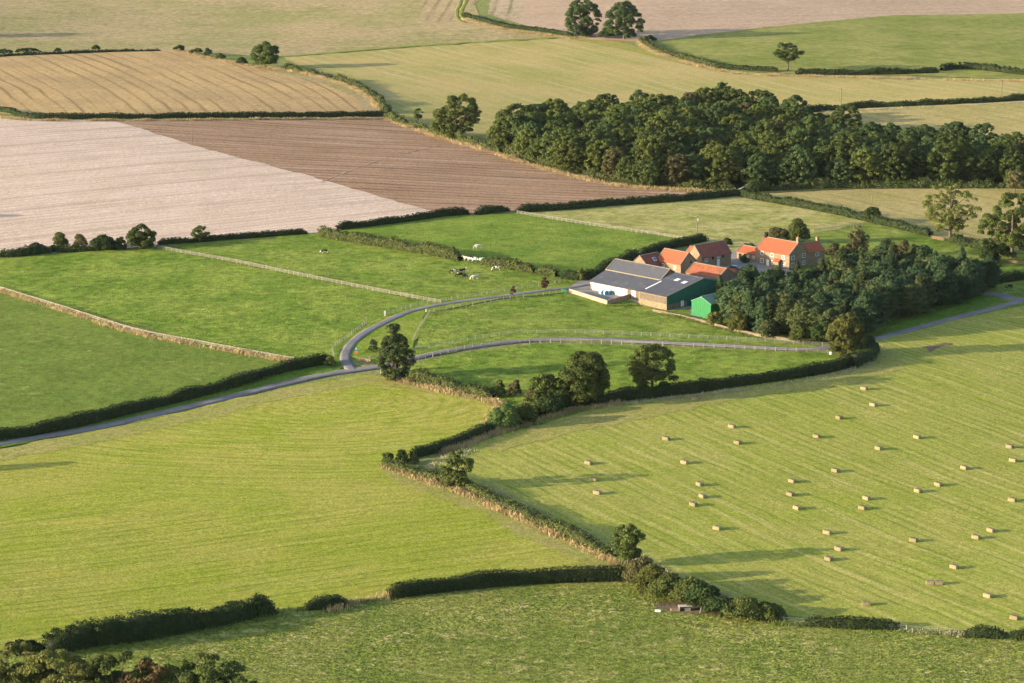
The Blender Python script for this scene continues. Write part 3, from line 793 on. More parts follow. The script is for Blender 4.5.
single('small_tree', 200, 243, 227, 20, 'small flat-topped tree in the hedge above the white fence', 23, 'leaf_oak', base=.25, clumps=26, leaf=.35, cr=1.1)
single('small_tree', 545, 291, 277, 9, 'larger of two purple leaved saplings beside the farm drive', 24, 'leaf_purple', base=.2, clumps=14, leaf=.32, cr=.8)
single('small_tree', 513, 298, 286, 6, 'smaller of two purple leaved saplings beside the farm drive', 25, 'leaf_purple', base=.25, clumps=9, leaf=.3, cr=.6)
# trees whose crowns rise along the bottom left edge
single('foreground_tree', 12, 735, 645, 96, 'brown green tree in the bottom left corner', 30, 'leaf_olive_dark', dome=.86, base=.1, clumps=90, leaf=.36, lobes=6, cr=1.5)
single('foreground_tree', 52, 742, 648, 108, 'olive tree with a knobbly crown second from the bottom left corner', 31, 'leaf_autumn', dome=.86, base=.1, clumps=110, leaf=.36, lobes=7, cr=1.5)
single('foreground_tree', 118, 748, 653, 98, 'dark olive tree on the bottom edge beside the rust brown one', 32, 'leaf_oak', dome=.86, base=.1, clumps=90, leaf=.36, lobes=6, cr=1.5)
single('foreground_tree', 150, 755, 659, 84, 'rust brown tree on the bottom edge', 33, 'leaf_rust', dome=.86, base=.1, clumps=80, leaf=.36, lobes=5, cr=1.4)
single('foreground_tree', 211, 755, 655, 108, 'broad green tree right of the rust brown one on the bottom edge', 34, 'leaf_oak', dome=.86, base=.1, clumps=110, leaf=.36, lobes=6, cr=1.6)
single('foreground_tree', 86, 752, 660, 66, 'small pale olive tree between the dark trees on the bottom edge', 35, 'leaf_autumn', dome=.86, base=.1, clumps=60, leaf=.34, cr=1.2)
single('foreground_tree', 33, 738, 661, 70, 'dark green tree filling the gap between the two leftmost bottom trees', 36, 'leaf_oak', dome=.8, base=.0, clumps=100, leaf=.36, lobes=6, cr=1.5)
single('foreground_tree', 178, 748, 666, 70, 'green tree between the rust brown tree and the broad green one', 37, 'leaf_oak', dome=.8, base=.0, clumps=100, leaf=.36, lobes=6, cr=1.5)
single('foreground_tree', 105, 742, 664, 80, 'low olive tree in front of the others on the bottom edge', 38, 'leaf_olive_dark', dome=.8, base=.0, clumps=110, leaf=.36, lobes=6, cr=1.5)
# trees standing left of the frame whose long shadows reach into the picture
single('oak_tree', -80, 474, 444, 26, 'oak outside the left edge throwing a shadow over the mown hay field', 40, 'leaf_oak', base=.12, clumps=60, leaf=.5, cr=2.2)
single('oak_tree', -60, 36, 10, 34, 'oak outside the left edge throwing a shadow over the far field', 41, 'leaf_wood', base=.12, clumps=60, leaf=.6, cr=2.4)
single('oak_tree', -60, 219, 203, 18, 'oak outside the left edge throwing a shadow over the cream stubble', 42, 'leaf_oak', base=.12, clumps=50, leaf=.5, cr=2.0)

B = [(60, 250, 233, 18, 'tall bush with a ragged top in the hedge below the cream stubble', 'leaf_hedge_olive'),
     (80, 250, 234, 17, 'brownish bush between the ragged bush and the low dark one', 'leaf_wood_brown'),
     (104, 250, 235, 28, 'low dark bush left of the dense rounded tree', 'leaf_hedge'),
     (38, 253, 243, 18, 'low dark hawthorn bush near the left edge of the cream stubble', 'leaf_hedge'),
     (121, 249, 237, 13, 'small pale bush leaning on the dense rounded tree', 'leaf_hedge_olive'),
     (5, 54, 49, 16, 'flat dark bush on the far boundary at the left edge', 'leaf_hedge'),
     (29, 53, 48, 26, 'widest flat dark bush on the far boundary', 'leaf_hedge'),
     (58, 52, 48, 8, 'smallest dark bush on the far boundary', 'leaf_hedge'),
     (96, 50, 45, 9, 'rounded dark bush on the far boundary by itself', 'leaf_hedge'),
     (179, 51, 45, 12, 'green bush at the corner of the golden stubble field', 'leaf_hedge'),
     (196, 54, 48, 14, 'low bush beside the corner bush of the golden stubble field', 'leaf_hedge_olive'),
     (208, 56, 48, 9, 'taller bush in the row along the golden stubble field', 'leaf_hedge'),
     (220, 59, 53, 12, 'fourth bush in the row along the golden stubble field', 'leaf_hedge_olive'),
     (242, 64, 57, 12, 'dark bush left of the lone round tree', 'leaf_hedge'),
     (373, 352, 340, 12, 'small dark shrub on the grass triangle at the farm entrance', 'leaf_yew'),
     (499, 396, 380, 16, 'dark bush on the corner of the mown hay field', 'leaf_hedge_olive'),
     (514, 397, 380, 16, 'dull bush beside the corner bush of the hay field', 'leaf_wood_brown'),
     (531, 404, 388, 16, 'brownish shrub under the smaller hedge tree', 'leaf_wood_brown'),
     (503, 428, 404, 34, 'pale green bramble clump at the end of the dark trimmed hedge', 'leaf_bramble'),
     (524, 424, 403, 28, 'dark olive shrub between the bramble clump and the oaks', 'leaf_hedge_olive'),
     (548, 415, 396, 32, 'dark shrub at the foot of the hedge oaks', 'leaf_hedge'),
     (402, 464, 450, 14, 'rounded dark bush at the tip of the hay field', 'leaf_hedge'),
     (388, 464, 453, 14, 'low bush at the very tip of the two hedges', 'leaf_hedge_olive'),
     (414, 463, 454, 12, 'grey green thistle clump beside the tip of the hedges', 'leaf_ash'),
     (640, 582, 556, 26, 'brownish shrub under the hawthorn where three hedges meet', 'leaf_wood_brown'),
     (652, 592, 564, 26, 'olive yellow shrub right of the hedge junction', 'leaf_autumn'),
     (668, 598, 574, 30, 'olive shrub behind the feed shelter', 'leaf_hedge_olive'),
     (688, 602, 578, 30, 'olive bush directly above the feed shelter', 'leaf_hedge_olive'),
     (704, 608, 582, 28, 'dark shrub right of the feed shelter', 'leaf_hedge'),
     (722, 614, 596, 30, 'low dark shrub near the pale leaning fence post', 'leaf_hedge'),
     (745, 618, 597, 34, 'broad olive shrub at the lower hedge of the bale field', 'leaf_hedge_olive'),
     (768, 619, 602, 26, 'last olive shrub before the low hedge of the bale field', 'leaf_hedge_olive'),
     (24, 652, 640, 38, 'dark bush in the gap at the bottom left of the hay field', 'leaf_hedge'),
     (797, 243, 219, 26, 'round olive bush behind the farmhouse', 'leaf_hedge_olive'),
     (778, 243, 228, 22, 'pale brown bush behind the farmhouse roof', 'leaf_wood_brown'),
     (727, 247, 238, 12, 'dark bush behind the long stone barn', 'leaf_hedge'),
     (748, 252, 243, 16, 'loose garden shrub behind the small red roofed outhouse', 'leaf_hedge_olive'),
     (872, 222, 207, 18, 'rounded dark bush in the diagonal hedge', 'leaf_hedge'),
     (834, 256, 243, 14, 'purplish shrub right of the farmhouse wing', 'leaf_wood_brown'),
     (745, 263, 254, 10, 'dark clipped shrub before the small red roofed outhouse', 'leaf_yew'),
     (842, 258, 246, 10, 'yellowish garden shrub beyond the farmhouse wing', 'leaf_autumn'),
     (582, 281, 268, 9, 'pale yellow green shrub at the end of the cow hedge', 'leaf_autumn'),
     (636, 256, 249, 10, 'olive shrub at the end of the dark farm hedge', 'leaf_hedge_olive'),
     (935, 298, 276, 28, 'low bushy growth at the right end of the plantation', 'leaf_hedge'),
     (990, 262, 243, 22, 'dark shrub left of the large spreading oak', 'leaf_hedge'),
     (1003, 254, 243, 16, 'dark ivy shrub under the large spreading oak', 'leaf_hedge'),
     (715, 325, 312, 18, 'olive shrub in front of the green shed', 'leaf_autumn'),
     (738, 332, 314, 22, 'yellowish bush at the foot of the plantation', 'leaf_autumn'),
     (768, 338, 320, 24, 'olive bush at the foot of the plantation', 'leaf_pine_olive'),
     (800, 342, 322, 24, 'grey green bush at the foot of the plantation near the lane', 'leaf_hedge_olive'),
     (822, 344, 322, 24, 'dark bush at the foot of the plantation left of the brown tree', 'leaf_hedge'),
     (868, 352, 336, 22, 'dark green bush right of the olive brown tree', 'leaf_hedge'),
     (585, 37, 27, 16, 'dark undergrowth below the left twin tree', 'leaf_hedge'),
     (650, 41, 35, 14, 'dark bush right of the twin trees', 'leaf_hedge'),
     (607, 38, 28, 18, 'dark undergrowth between the twin trees', 'leaf_hedge'),
     (419, 383, 370, 22, 'dull brown shrub at the foot of the junction conifer', 'leaf_wood_brown'),
     (391, 381, 368, 14, 'yellowish shrub at the foot of the junction conifer', 'leaf_autumn'),
     (330, 366, 356, 14, 'dull olive shrub at the end of the roadside hedge', 'leaf_hedge_olive')]
for i, (bx, by, top, w, lab, m) in enumerate(B):
    if 560 < by < 640: w *= 1.4
    bush(bx, by, top, w, lab, 300 + i, m, clumps=26 if w < 22 else 40, leaf=.36 if by > 200 else .5)

# --- hedges
def hedge(label, px, h, w, mats='leaf_hedge', rough=0.12, leaf=None, dens=1.0, name='hedge', gap=0.0):
    line = smooth_line([g2(*p) for p in px], 0.9)
    n = len(line)
    mid = line[n // 2]
    dist = math.hypot(mid.x, mid.y)
    leaf = leaf or max(.26, .34 * dist / 700)
    hn = np.convolve(rng.normal(size=n + 8), np.ones(9) / 9, 'valid')[:n] * 3
    wn_ = np.convolve(rng.normal(size=n + 8), np.ones(9) / 9, 'valid')[:n] * 3
    lf, co, nf = [], [], []
    core_v, core_f = [], []
    for i in range(n):
        p = line[i]
        d = (line[min(i + 1, n - 1)] - line[max(i - 1, 0)]).normalized()
        nr = Vector((-d.y, d.x))
        end = min(1.0, .55 + .2 * min(i, n - 1 - i))
        hh = h * (1 + rough * hn[i]) * end; ww = w * (1 + rough * .8 * wn_[i])
        hh = max(.5, hh)
        z = hz(p.x, p.y)
        for (a, b) in [(-.36, -.1), (.36, -.1), (.34, .8), (.0, .88), (-.34, .8)]:
            core_v.append((p.x + nr.x * a * ww, p.y + nr.y * a * ww, z + (b * hh if b > 0 else -.3)))
        if gap and math.sin(i * .9 / 7.0) * math.sin(i * .9 / 3.1) > 1 - gap: continue
        m = max(4, int(dens * 1.5 * (2 * hh + ww) / (leaf * leaf) * .95))
        s = rng.uniform(0, 2 * hh + ww, m)
        off = np.where(s < hh, -ww / 2, np.where(s > hh + ww, ww / 2, s - hh - ww / 2))
        zz = np.where(s < hh, s, np.where(s > hh + ww, 2 * hh + ww - s, hh))
        # rounded shoulders
        k = np.clip((zz / hh - .75) / .25, 0, 1); off = off * (1 - .22 * k * k)
        o2 = off + rng.normal(size=m) * .12; z2 = zz + rng.normal(size=m) * (.10 + rough * .5)
        t = rng.uniform(-.5, .5, m) * .95
        C = np.c_[p.x + d.x * t + nr.x * o2, p.y + d.y * t + nr.y * o2, z + np.maximum(.1, z2)]
        sd = np.sign(off) * (zz < hh * .93)
        N = np.c_[nr.x * sd, nr.y * sd, np.where(zz > hh * .8, 1.0, .35)]
        co.append(C); nf.append(N)
    for i in range(n - 1):
        for k in range(5):
            k2 = (k + 1) % 5
            core_f.append((i * 5 + k, i * 5 + k2, (i + 1) * 5 + k2, (i + 1) * 5 + k))
    C, N = np.concatenate(co), np.concatenate(nf)
    V, Fq = leaf_quads(C, N, leaf, 1.3, .55)
    if rough >= .2:
        bc, br = [], []
        for i in range(2, n - 2):
            if rng.random() < .55:
                p = line[i]; r = h * rng.uniform(.16, .36)
                bc.append((p.x + rng.normal() * w * .28, p.y + rng.normal() * w * .28, hz(p.x, p.y) + h * rng.uniform(.35, .98))); br.append(r)
        V2, F2 = blob_leaves(bc, br, 40 / (leaf / .45) ** 2, leaf)
        Fq = np.r_[Fq, F2 + len(V)]; V = np.r_[V, V2]
    nl = len(Fq)
    V = np.r_[V, np.array(core_v)]
    Fq = np.r_[Fq, np.array(core_f) + 4 * nl]
    me = mesh_np(name, V, Fq, [M[mats], M['twig']], np.r_[np.zeros(nl, int), np.ones(len(core_f), int)])
    return tag(link(name, me), label, 'hedge')
hedge('long straight dark hedge between the golden and the brown field', [(-20, 108), (10, 113), (35, 118.5), (120, 118.5), (225, 117.5), (300, 117), (386, 116)], 2.5, 2.2, rough=.08)
hedge('thin low hedge along the top of the golden stubble field', [(-30, 58.5), (20, 55.5), (60, 54), (110, 52), (160, 51)], 1.2, 1.8, rough=.3)
hedge('rough hedge between the bramble clump and the large round oak', [(512, 426), (530, 418), (552, 410), (575, 405), (598, 404)], 3.2, 4.0, rough=.3)
hedge('low hedge below the cream stubble at the left edge', [(-30, 258), (10, 257), (30, 255), (50, 253)], 2.2, 2.4, rough=.25)
hedge('low hedge piece beneath the tall bushes below the cream stubble', [(48, 252), (90, 251), (125, 249)], 2.0, 2.4, rough=.3)
hedge('trimmed dark hedge from the dense rounded tree to the field gap', [(158, 245), (200, 242), (240, 238.5), (306, 234)], 2.1, 2.0)
hedge('trimmed dark hedge between the cream stubble and the smooth paddock', [(338, 230), (400, 222.5), (446, 216), (468, 214)], 2.6, 2.2)
hedge('short trimmed hedge beside the gap below the ploughed field', [(477, 215), (508, 211)], 2.5, 2.2)
hedge('trimmed dark hedge along the bottom of the ploughed field', [(517, 213), (575, 209), (607, 206), (680, 201), (742, 195.5)], 2.8, 2.4)
hedge('green hedge running diagonally down from the wood corner', [(743, 197), (775, 203), (830, 213), (866, 221), (900, 229), (930, 236.5)], 3.0, 2.6, 'leaf_hedge', .15)
hedge('hedge piece right of the wooden gate behind the plantation', [(952, 242), (975, 248), (1000, 254)], 3.0, 2.6, 'leaf_hedge', .2)
hedge('tall olive hedge between the cow paddock and the smooth paddock', [(320, 236), (345, 241), (390, 248), (430, 255), (460, 261)], 3.6, 2.8, 'leaf_hedge_olive', .16)
hedge('olive hedge piece right of the gap with the cows', [(483, 264), (505, 268), (534, 273)], 3.2, 2.8, 'leaf_hedge_olive', .16)
hedge('short olive hedge piece near the end of the cow paddock', [(538, 274), (556, 277)], 3.2, 2.8, 'leaf_hedge_olive', .2)
hedge('dark tall hedge behind the grey barn', [(562, 279), (586, 280), (603, 272), (622, 264), (636, 259)], 3.4, 2.6)
hedge('dark trimmed hedge behind the red roofed barns', [(640, 258), (655, 252), (680, 246), (705, 241)], 2.8, 2.6, rough=.07)
hedge('long dark roadside hedge at the left', [(-40, 446), (0, 440.5), (70, 428), (120, 416), (170, 404), (235, 387), (280, 373), (330, 363)], 3.2, 2.6, rough=.1)
hedge('short hedge left of the open-crowned tree', [(715, 68), (745, 70), (777, 72)], 2.4, 2.5)
hedge('dark hedge right of the open-crowned tree', [(796, 74), (850, 74.5), (900, 74), (938, 73)], 3.0, 2.8, rough=.1)
hedge('uneven dark hedge at the far right below the upper green field', [(941, 71), (962, 69), (990, 71), (1040, 77)], 3.4, 3.0, rough=.2)
hedge('diagonal hedge right of the twin trees', [(640, 41), (655, 50), (690, 60), (718, 67)], 2.5, 2.6, 'leaf_hedge_olive')
hedge('long dark hedge in front of the olive field behind the wood', [(790, 114), (825, 111), (870, 107.5), (910, 106), (960, 103.5), (1040, 99)], 2.6, 2.6, rough=.18)
hedge('dark hedge along the foot of the pink stubble field', [(463, 16), (480, 20), (505, 27), (540, 31), (572, 36)], 2.0, 2.4, rough=.12)
hedge('overgrown hedge curving along the right of the golden stubble', [(286, 68), (310, 74), (335, 80), (362, 89), (378, 101), (388, 114)], 2.2, 2.6, 'leaf_hedge_olive', .4, gap=.25)
hedge('overgrown hedge between the ploughed field and the olive field', [(388, 117), (400, 123), (425, 130), (450, 138), (480, 146), (500, 152)], 2.6, 3.0, 'leaf_hedge_olive', .35)
hedge('scrubby hedge along the foot of the wood', [(502, 151), (540, 162), (580, 172), (620, 180), (680, 187), (735, 189.5)], 2.8, 3.2, 'leaf_hedge_olive', .35)
hedge('low dark scrub along the right foot of the wood', [(745, 192), (800, 189), (860, 187.5), (960, 187.5), (1040, 189)], 2.6, 3.5, 'leaf_wood', .3)
hedge('dark hedge between the lane paddock and the bale field', [(592, 406), (620, 401), (660, 396), (700, 391.5), (760, 383), (820, 374), (850, 366), (866, 358)], 3.0, 2.6, rough=.1)
hedge('rough hedge from the junction along the top of the hay field', [(408, 382), (435, 387), (455, 391), (475, 395), (492, 399)], 3.0, 3.0, 'leaf_hedge_olive', .22)
hedge('short dark trimmed hedge on the inner side of the field tip', [(412, 458), (435, 452), (460, 444), (492, 430)], 2.6, 2.4, rough=.08)
hedge('long hedge along the lower left side of the bale field', [(384, 466), (420, 476), (450, 484), (475, 493), (505, 508), (530, 519), (575, 539), (612, 557)], 2.2, 3.0, 'leaf_hedge_olive', .16)
hedge('straight dark hedge above the rough pasture', [(390, 598), (430, 593), (480, 587.5), (530, 583.5), (590, 581), (630, 580)], 3.4, 2.6, rough=.07)
hedge('big bushy dark hedge at the lower left', [(46, 654), (80, 647), (110, 643), (150, 637), (200, 628), (240, 620), (272, 613)], 4.4, 4.4, 'leaf_hedge', .22, leaf=.32)
hedge('short rounded hedge stump in the gap at the lower left', [(308, 609), (325, 607.5), (345, 605)], 2.2, 3.0, 'leaf_hedge', .15)
hedge('low hedge between the bale field and the rough pasture', [(806, 625), (830, 627), (860, 628.5), (898, 629)], 2.0, 2.2, rough=.1)
hedge('small hedge piece near the bottom right corner', [(965, 637), (985, 637.5), (1006, 638)], 2.2, 2.4, rough=.18)
hedge('hedge piece cut by the right edge at the bottom', [(1012, 639), (1060, 640)], 2.1, 2.4, rough=.18)
hedge('dark garden hedge right of the farmhouse wing', [(826, 255), (850, 253)], 2.2, 1.6, 'leaf_yew', .06)
hedge('dark hedge piece right of the plantation', [(994, 284), (1012, 281), (1050, 277)], 2.6, 2.6, rough=.15)
hedge('hedge at the end of the lane paddock beneath the brown tree', [(852, 368), (866, 362), (873, 352)], 3.2, 4.0, rough=.15)

# --- strips of tall dry grass along the boundaries (uncountable)
def dry_grass(label, lines, mats, h=0.8, spread=1.1, per_m=16, name='dry_grass'):
    C0, HT = [], []
    for px, sp in lines:
        pts = smooth_line([g2(*p) for p in px], 0.5)
        n = len(pts)
        am = np.convolve(rng.normal(size=n + 14), np.ones(15) / 15, 'valid')[:n] * 2.0
        for i, p in enumerate(pts):
            m = max(0, int(per_m * .5 * max(.1, 1 + .8 * am[i])))
            if m == 0: continue
            q = rng.normal(size=(m, 2)) * sp * spread * .5
            C0.append(np.c_[p.x + q[:, 0], p.y + q[:, 1]]); HT.append(h * np.clip(1 + .45 * am[i] + rng.normal(size=m) * .4, .25, 2.1))
    P = np.concatenate(C0); Ht = np.concatenate(HT)
    n = len(P)
    a = rng.uniform(0, 6.28, n); w = rng.uniform(.04, .11, n)
    lean = rng.normal(size=(n, 2)) * .25
    z = hgt(P[:, 0], P[:, 1])
    dx, dy = np.cos(a) * w, np.sin(a) * w
    V = np.stack([np.c_[P[:, 0] - dx, P[:, 1] - dy, z - .05], np.c_[P[:, 0] + dx, P[:, 1] + dy, z - .05],
                  np.c_[P[:, 0] + dx * .7 + lean[:, 0] * Ht, P[:, 1] + dy * .7 + lean[:, 1] * Ht, z + Ht], np.c_[P[:, 0] - dx * .7 + lean[:, 0] * Ht, P[:, 1] - dy * .7 + lean[:, 1] * Ht, z + Ht * .9]], 1).reshape(-1, 3)
    o = link(name, mesh_np(name, V, np.arange(4 * n).reshape(n, 4), M[mats]))
    return tag(o, label, 'grass', None, 'stuff')
dry_grass('golden dry grass growing along the field boundaries', [
    ([(0, 291.5), (60, 310.5), (130, 332.5), (200, 346.5), (292, 362.5)], .8),
    ([(400, 381), (440, 391), (470, 397), (496, 404), (500, 406), (488, 426)], 1.3),
    ([(384, 468), (420, 480), (450, 490), (475, 499), (505, 513), (530, 524), (575, 545), (620, 566)], 1.0),
    ([(440, 453), (460, 448), (480, 440), (510, 430), (540, 421), (570, 412), (620, 404)], 1.1),
    ([(388, 120), (425, 133), (450, 141), (480, 149), (520, 162), (560, 173), (620, 186), (700, 192), (735, 193)], 1.6),
    ([(640, 42), (655, 53), (690, 64), (720, 71), (760, 75), (900, 79), (1040, 82)], 1.8),
    ([(464, 20), (505, 30), (540, 35), (572, 39)], 1.4),
    ([(250, 66), (300, 73), (340, 84), (365, 95), (380, 110)], 1.2),
    ([(172, 52), (200, 57), (250, 66)], 1.2),
    ([(0, 118), (40, 121), (130, 121), (260, 120), (386, 119)], .8),
    ([(330, 611), (360, 603), (390, 597)], .9), ([(385, 377), (392, 381)], 1.0)], 'straw_grass', .78, 1.7, 46)
dry_grass('whitish seeding grass along the bale field hedges', [
    ([(600, 408), (660, 400), (700, 396), (760, 388), (820, 378), (855, 370), (874, 356)], 1.1),
    ([(480, 486), (510, 500), (545, 517), (590, 538), (640, 560)], 1.0),
    ([(640, 560), (660, 570), (690, 585), (715, 594), (735, 604)], 1.0),
    ([(425, 474), (432, 466), (445, 460), (470, 452)], 1.4),
    ([(900, 630), (940, 634), (962, 636)], .9), ([(800, 113), (870, 110), (960, 106), (1040, 102)], .9),
    ([(870, 357), (880, 345)], .8)], 'white_grass', .5, 1.5, 30, 'seed_grass')
dry_grass('rough green grass at the foot of hedges and walls', [
    ([(640, 575), (655, 597), (652, 605)], 2.4), ([(740, 620), (800, 627), (900, 632), (1030, 641)], 1.2),
    ([(660, 314), (700, 324), (760, 340)], 1.0), ([(555, 282), (575, 284)], 1.6), ([(607, 307), (640, 306)], 1.0),
    ([(870, 339), (900, 322), (960, 303)], 1.4), ([(0, 442), (100, 421), (200, 397), (300, 370)], .8),
    ([(290, 612), (330, 606), (390, 600)], 1.2), ([(30, 660), (100, 650), (200, 634), (280, 615)], 1.6)], 'rough_grass', .6, 1.2, 14, 'rough_grass')

# ------------------------------------------------------------------ fences, walls, gates, poles
M['wood_pale'] = plain_mat('wood_pale', (.185, .168, .138), .25, 1.0)
M['wood_grey'] = plain_mat('wood_grey', (.20, .175, .135), .3, 1.0)
M['wood_brown'] = plain_mat('wood_brown', (.16, .10, .06), .3, 1.0)
M['wire'] = plain_mat('wire', (.22, .22, .20), .2, 1.0, .5, .4)
M['drystone'] = stone_mat('drystone', (.17, .135, .095), (.13, .105, .075), (.10, .08, .055), .5, .2)
M['sandstone'] = stone_mat('sandstone', (.22, .158, .098), (.18, .128, .078), (.15, .115, .078), .6, .28)
M['sandstone_grey'] = stone_mat('sandstone_grey', (.16, .125, .085), (.125, .10, .07), (.10, .085, .065), .6, .28)
M['blockwork'] = stone_mat('blockwork', (.33, .225, .165), (.29, .20, .15), (.24, .17, .13), .45, .22)
M['render_white'] = plain_mat('render_white', (.40, .35, .29), .12, .6)
M['white_paint'] = plain_mat('white_paint', (.55, .53, .50), .06, 1.0, .5, .3)
M['glass'] = plain_mat('glass', (.03, .038, .05), .2, 1.0, .12, .6)
M['dark_opening'] = plain_mat('dark_opening', (.015, .014, .013), .2, 1.0, .9, .05)
M['pantile'] = roof_mat('pantile', (.27, .075, .034), (.225, .062, .03), .5, 0, .28, (.20, .075, .045))
M['pantile_old'] = roof_mat('pantile_old', (.25, .085, .042), (.19, .06, .032), .5, 0, .3, (.12, .07, .045))
M['pantile_shade'] = roof_mat('pantile_shade', (.20, .062, .042), (.16, .05, .036), .5, 0, .25, (.11, .05, .04))  # red tile colour darkened to paint in the shaded roof sides
M['sheet_grey'] = roof_mat('sheet_grey', (.062, .065, .078), (.052, .055, .067), 1.1, 0, .22, (.09, .086, .085))
M['sheet_slate'] = roof_mat('sheet_slate', (.056, .060, .074), (.046, .050, .065), 1.1, 0, .12, (.095, .09, .09))
M['timber_boards'] = roof_mat('timber_boards', (.11, .088, .066), (.085, .068, .052), .5, 0, .4)
M['green_sheet'] = roof_mat('green_sheet', (.012, .085, .052), (.010, .07, .045), .8, 1, .2)
M['green_bright'] = roof_mat('green_bright', (.022, .135, .046), (.018, .115, .04), .8, 1, .12)
M['green_faded'] = roof_mat('green_faded', (.13, .22, .16), (.11, .19, .135), .8, 0, .12)
M['mortar'] = plain_mat('mortar', (.145, .122, .096), .2, 2.0)
M['skylight'] = plain_mat('skylight', (.52, .54, .56), .05, 1.0, .4, .4)
M['blue_glass'] = plain_mat('blue_glass', (.06, .10, .22), .1, 1.0, .15, .6)

post_me = {}
def post_mesh(w, h, m):
    k = (w, h, m)
    if k not in post_me:
        mb = MB(); mb.box(-w / 2, -w / 2, -.4, w / 2, w / 2, h - .06)
        mb.add([(-w / 2, -w / 2, h - .06), (w / 2, -w / 2, h - .06), (w / 2, w / 2, h - .06), (-w / 2, w / 2, h - .06), (0, 0, h)], [[0, 1, 4], [1, 2, 4], [2, 3, 4], [3, 0, 4]])
        post_me[k] = mb.mesh('post', M[m])
    return post_me[k]
def fence(label, px, spacing=2.6, h=1.25, rails=(.45, .8, 1.12), rail_h=.13, m='wood_pale', wire=False, pw=.16, name='fence', curve=True):
    pts = [g2(*p) for p in px]
    line = smooth_line(pts, .6) if curve else resample(pts, .6)
    acc = [0.0]
    for a, b in zip(line, line[1:]): acc.append(acc[-1] + (b - a).length)
    L = acc[-1]
    n = min(99, max(2, int(round(L / spacing))))
    P = []
    for i in range(n + 1):
        s = L * i / n
        k = min(len(acc) - 2, int(np.searchsorted(acc, s, 'right')) - 1)
        q = line[k].lerp(line[k + 1], (s - acc[k]) / max(1e-6, acc[k + 1] - acc[k]))
        P.append(Vector((q.x, q.y, hz(q.x, q.y) + .12)))
    o = empty(name, P[0], 0, label, 'fence')
    for q in P:
        c = link('post', post_mesh(pw, h, m), o)
        c.location = q - P[0]; c.rotation_euler = (rng.normal() * .03, rng.normal() * .03, rng.uniform(0, 1.5))
    for rz in rails:
        mb = MB()
        for a, b in zip(P, P[1:]):
            mb.bar(a - P[0] + Vector((0, -.06, rz + rng.normal() * .015)), b - P[0] + Vector((0, -.06, rz + rng.normal() * .015)), .05 if not wire else .03, rail_h if not wire else .035)
        mb.build('wire' if wire else 'rail', M['wire' if wire else m], o)
    return o
fence('long pale post and rail fence between the cow paddock and the big pasture', [(158, 249), (230, 262), (300, 276.5), (370, 290.5), (441, 304)], rails=(.35, .68, 1.0, 1.25), h=1.5, rail_h=.085)
fence('pale post and rail fence between the smooth paddock and the pale pasture', [(517, 214), (600, 227.5), (692, 241.5)], rails=(.35, .68, 1.0, 1.25), h=1.5, rail_h=.085)
fence('grey brown fence with dry grass at the far left', [(-12, 286), (0, 290), (60, 308.5), (130, 330.5), (200, 344.5), (294, 361.5)], rails=(.45, .85, 1.15), m='wood_grey', rail_h=.14)
fence('short pale fence along the left side of the drive bend', [(334, 357), (333, 349), (350, 336), (366.5, 323.5)], 2.2, rails=(.3, .6, .9, 1.15), wire=True, pw=.13)
fence('wire fence with pale posts on the upper side of the farm drive', [(385, 316.5), (408, 308.5), (425, 305), (443, 302), (500, 293), (545, 286), (560, 283.5)], 2.4, rails=(.3, .6, .9, 1.15), wire=True, pw=.13)
fence('wire fence with pale posts on the lower side of the farm drive', [(413, 342), (418, 331), (427, 318), (433, 312.5), (466, 307), (500, 301), (540, 296), (562, 293)], 2.6, rails=(.3, .6, .9, 1.15), wire=True, pw=.13)
fence('pale fence along the upper side of the lane', [(413, 352), (450, 345), (500, 336), (560, 333.5), (640, 336), (740, 341), (832, 347)], 3.0, rails=(.3, .6, .9, 1.15), wire=True, pw=.13)
fence('white post fence along the lower side of the lane', [(411, 362.5), (448, 353), (500, 344), (560, 342.5), (600, 343.5), (690, 346.5), (764, 350.5), (828, 353)], 3.2, rails=(.55, 1.0), pw=.2, rail_h=.1)
fence('grey fence at the edge of the pale pasture behind the farmhouse', [(813.5, 232.5), (840, 229), (862, 226.5)], 2.6, rails=(.4, .75, 1.1), m='wood_grey')
fence('short fence beside the stone entrance wall', [(370, 359.5), (382, 358.5)], 2.0, rails=(.4, .75, 1.05), m='wood_grey')
fence('pale rails at the end of the dark hedge behind the grey barn', [(633, 252), (646, 255.5)], 2.2, rails=(.4, .8, 1.1))
fence('grey fence in the hedge below the dense rounded tree', [(114, 249), (134, 247.5), (158, 247)], 2.5, rails=(.45, .8, 1.1), m='wood_grey')
fence('stock fence with pale posts along the bottom of the bale field', [(725, 616), (747, 620), (783, 622.5), (811, 624.5), (850, 628), (886, 630), (918, 631.5), (949, 633.5), (1000, 639)], 6.5, h=1.25, rails=(.4, .75, 1.1), wire=True, pw=.2)
fence('brown rails beside the big oak at the right edge', [(998, 262), (1030, 266)], 2.4, rails=(.4, .8, 1.1), m='wood_brown', rail_h=.2)
o = empty('leaning_post', g(699.5, 614), 0, 'pale leaning fence post right of the feed shelter', 'post')
mb = MB(); mb.tube([(0, 0, -.3), (.35, 0, 1.5)], [.11, .09], 6); mb.build('shaft', M['wood_pale'], o)

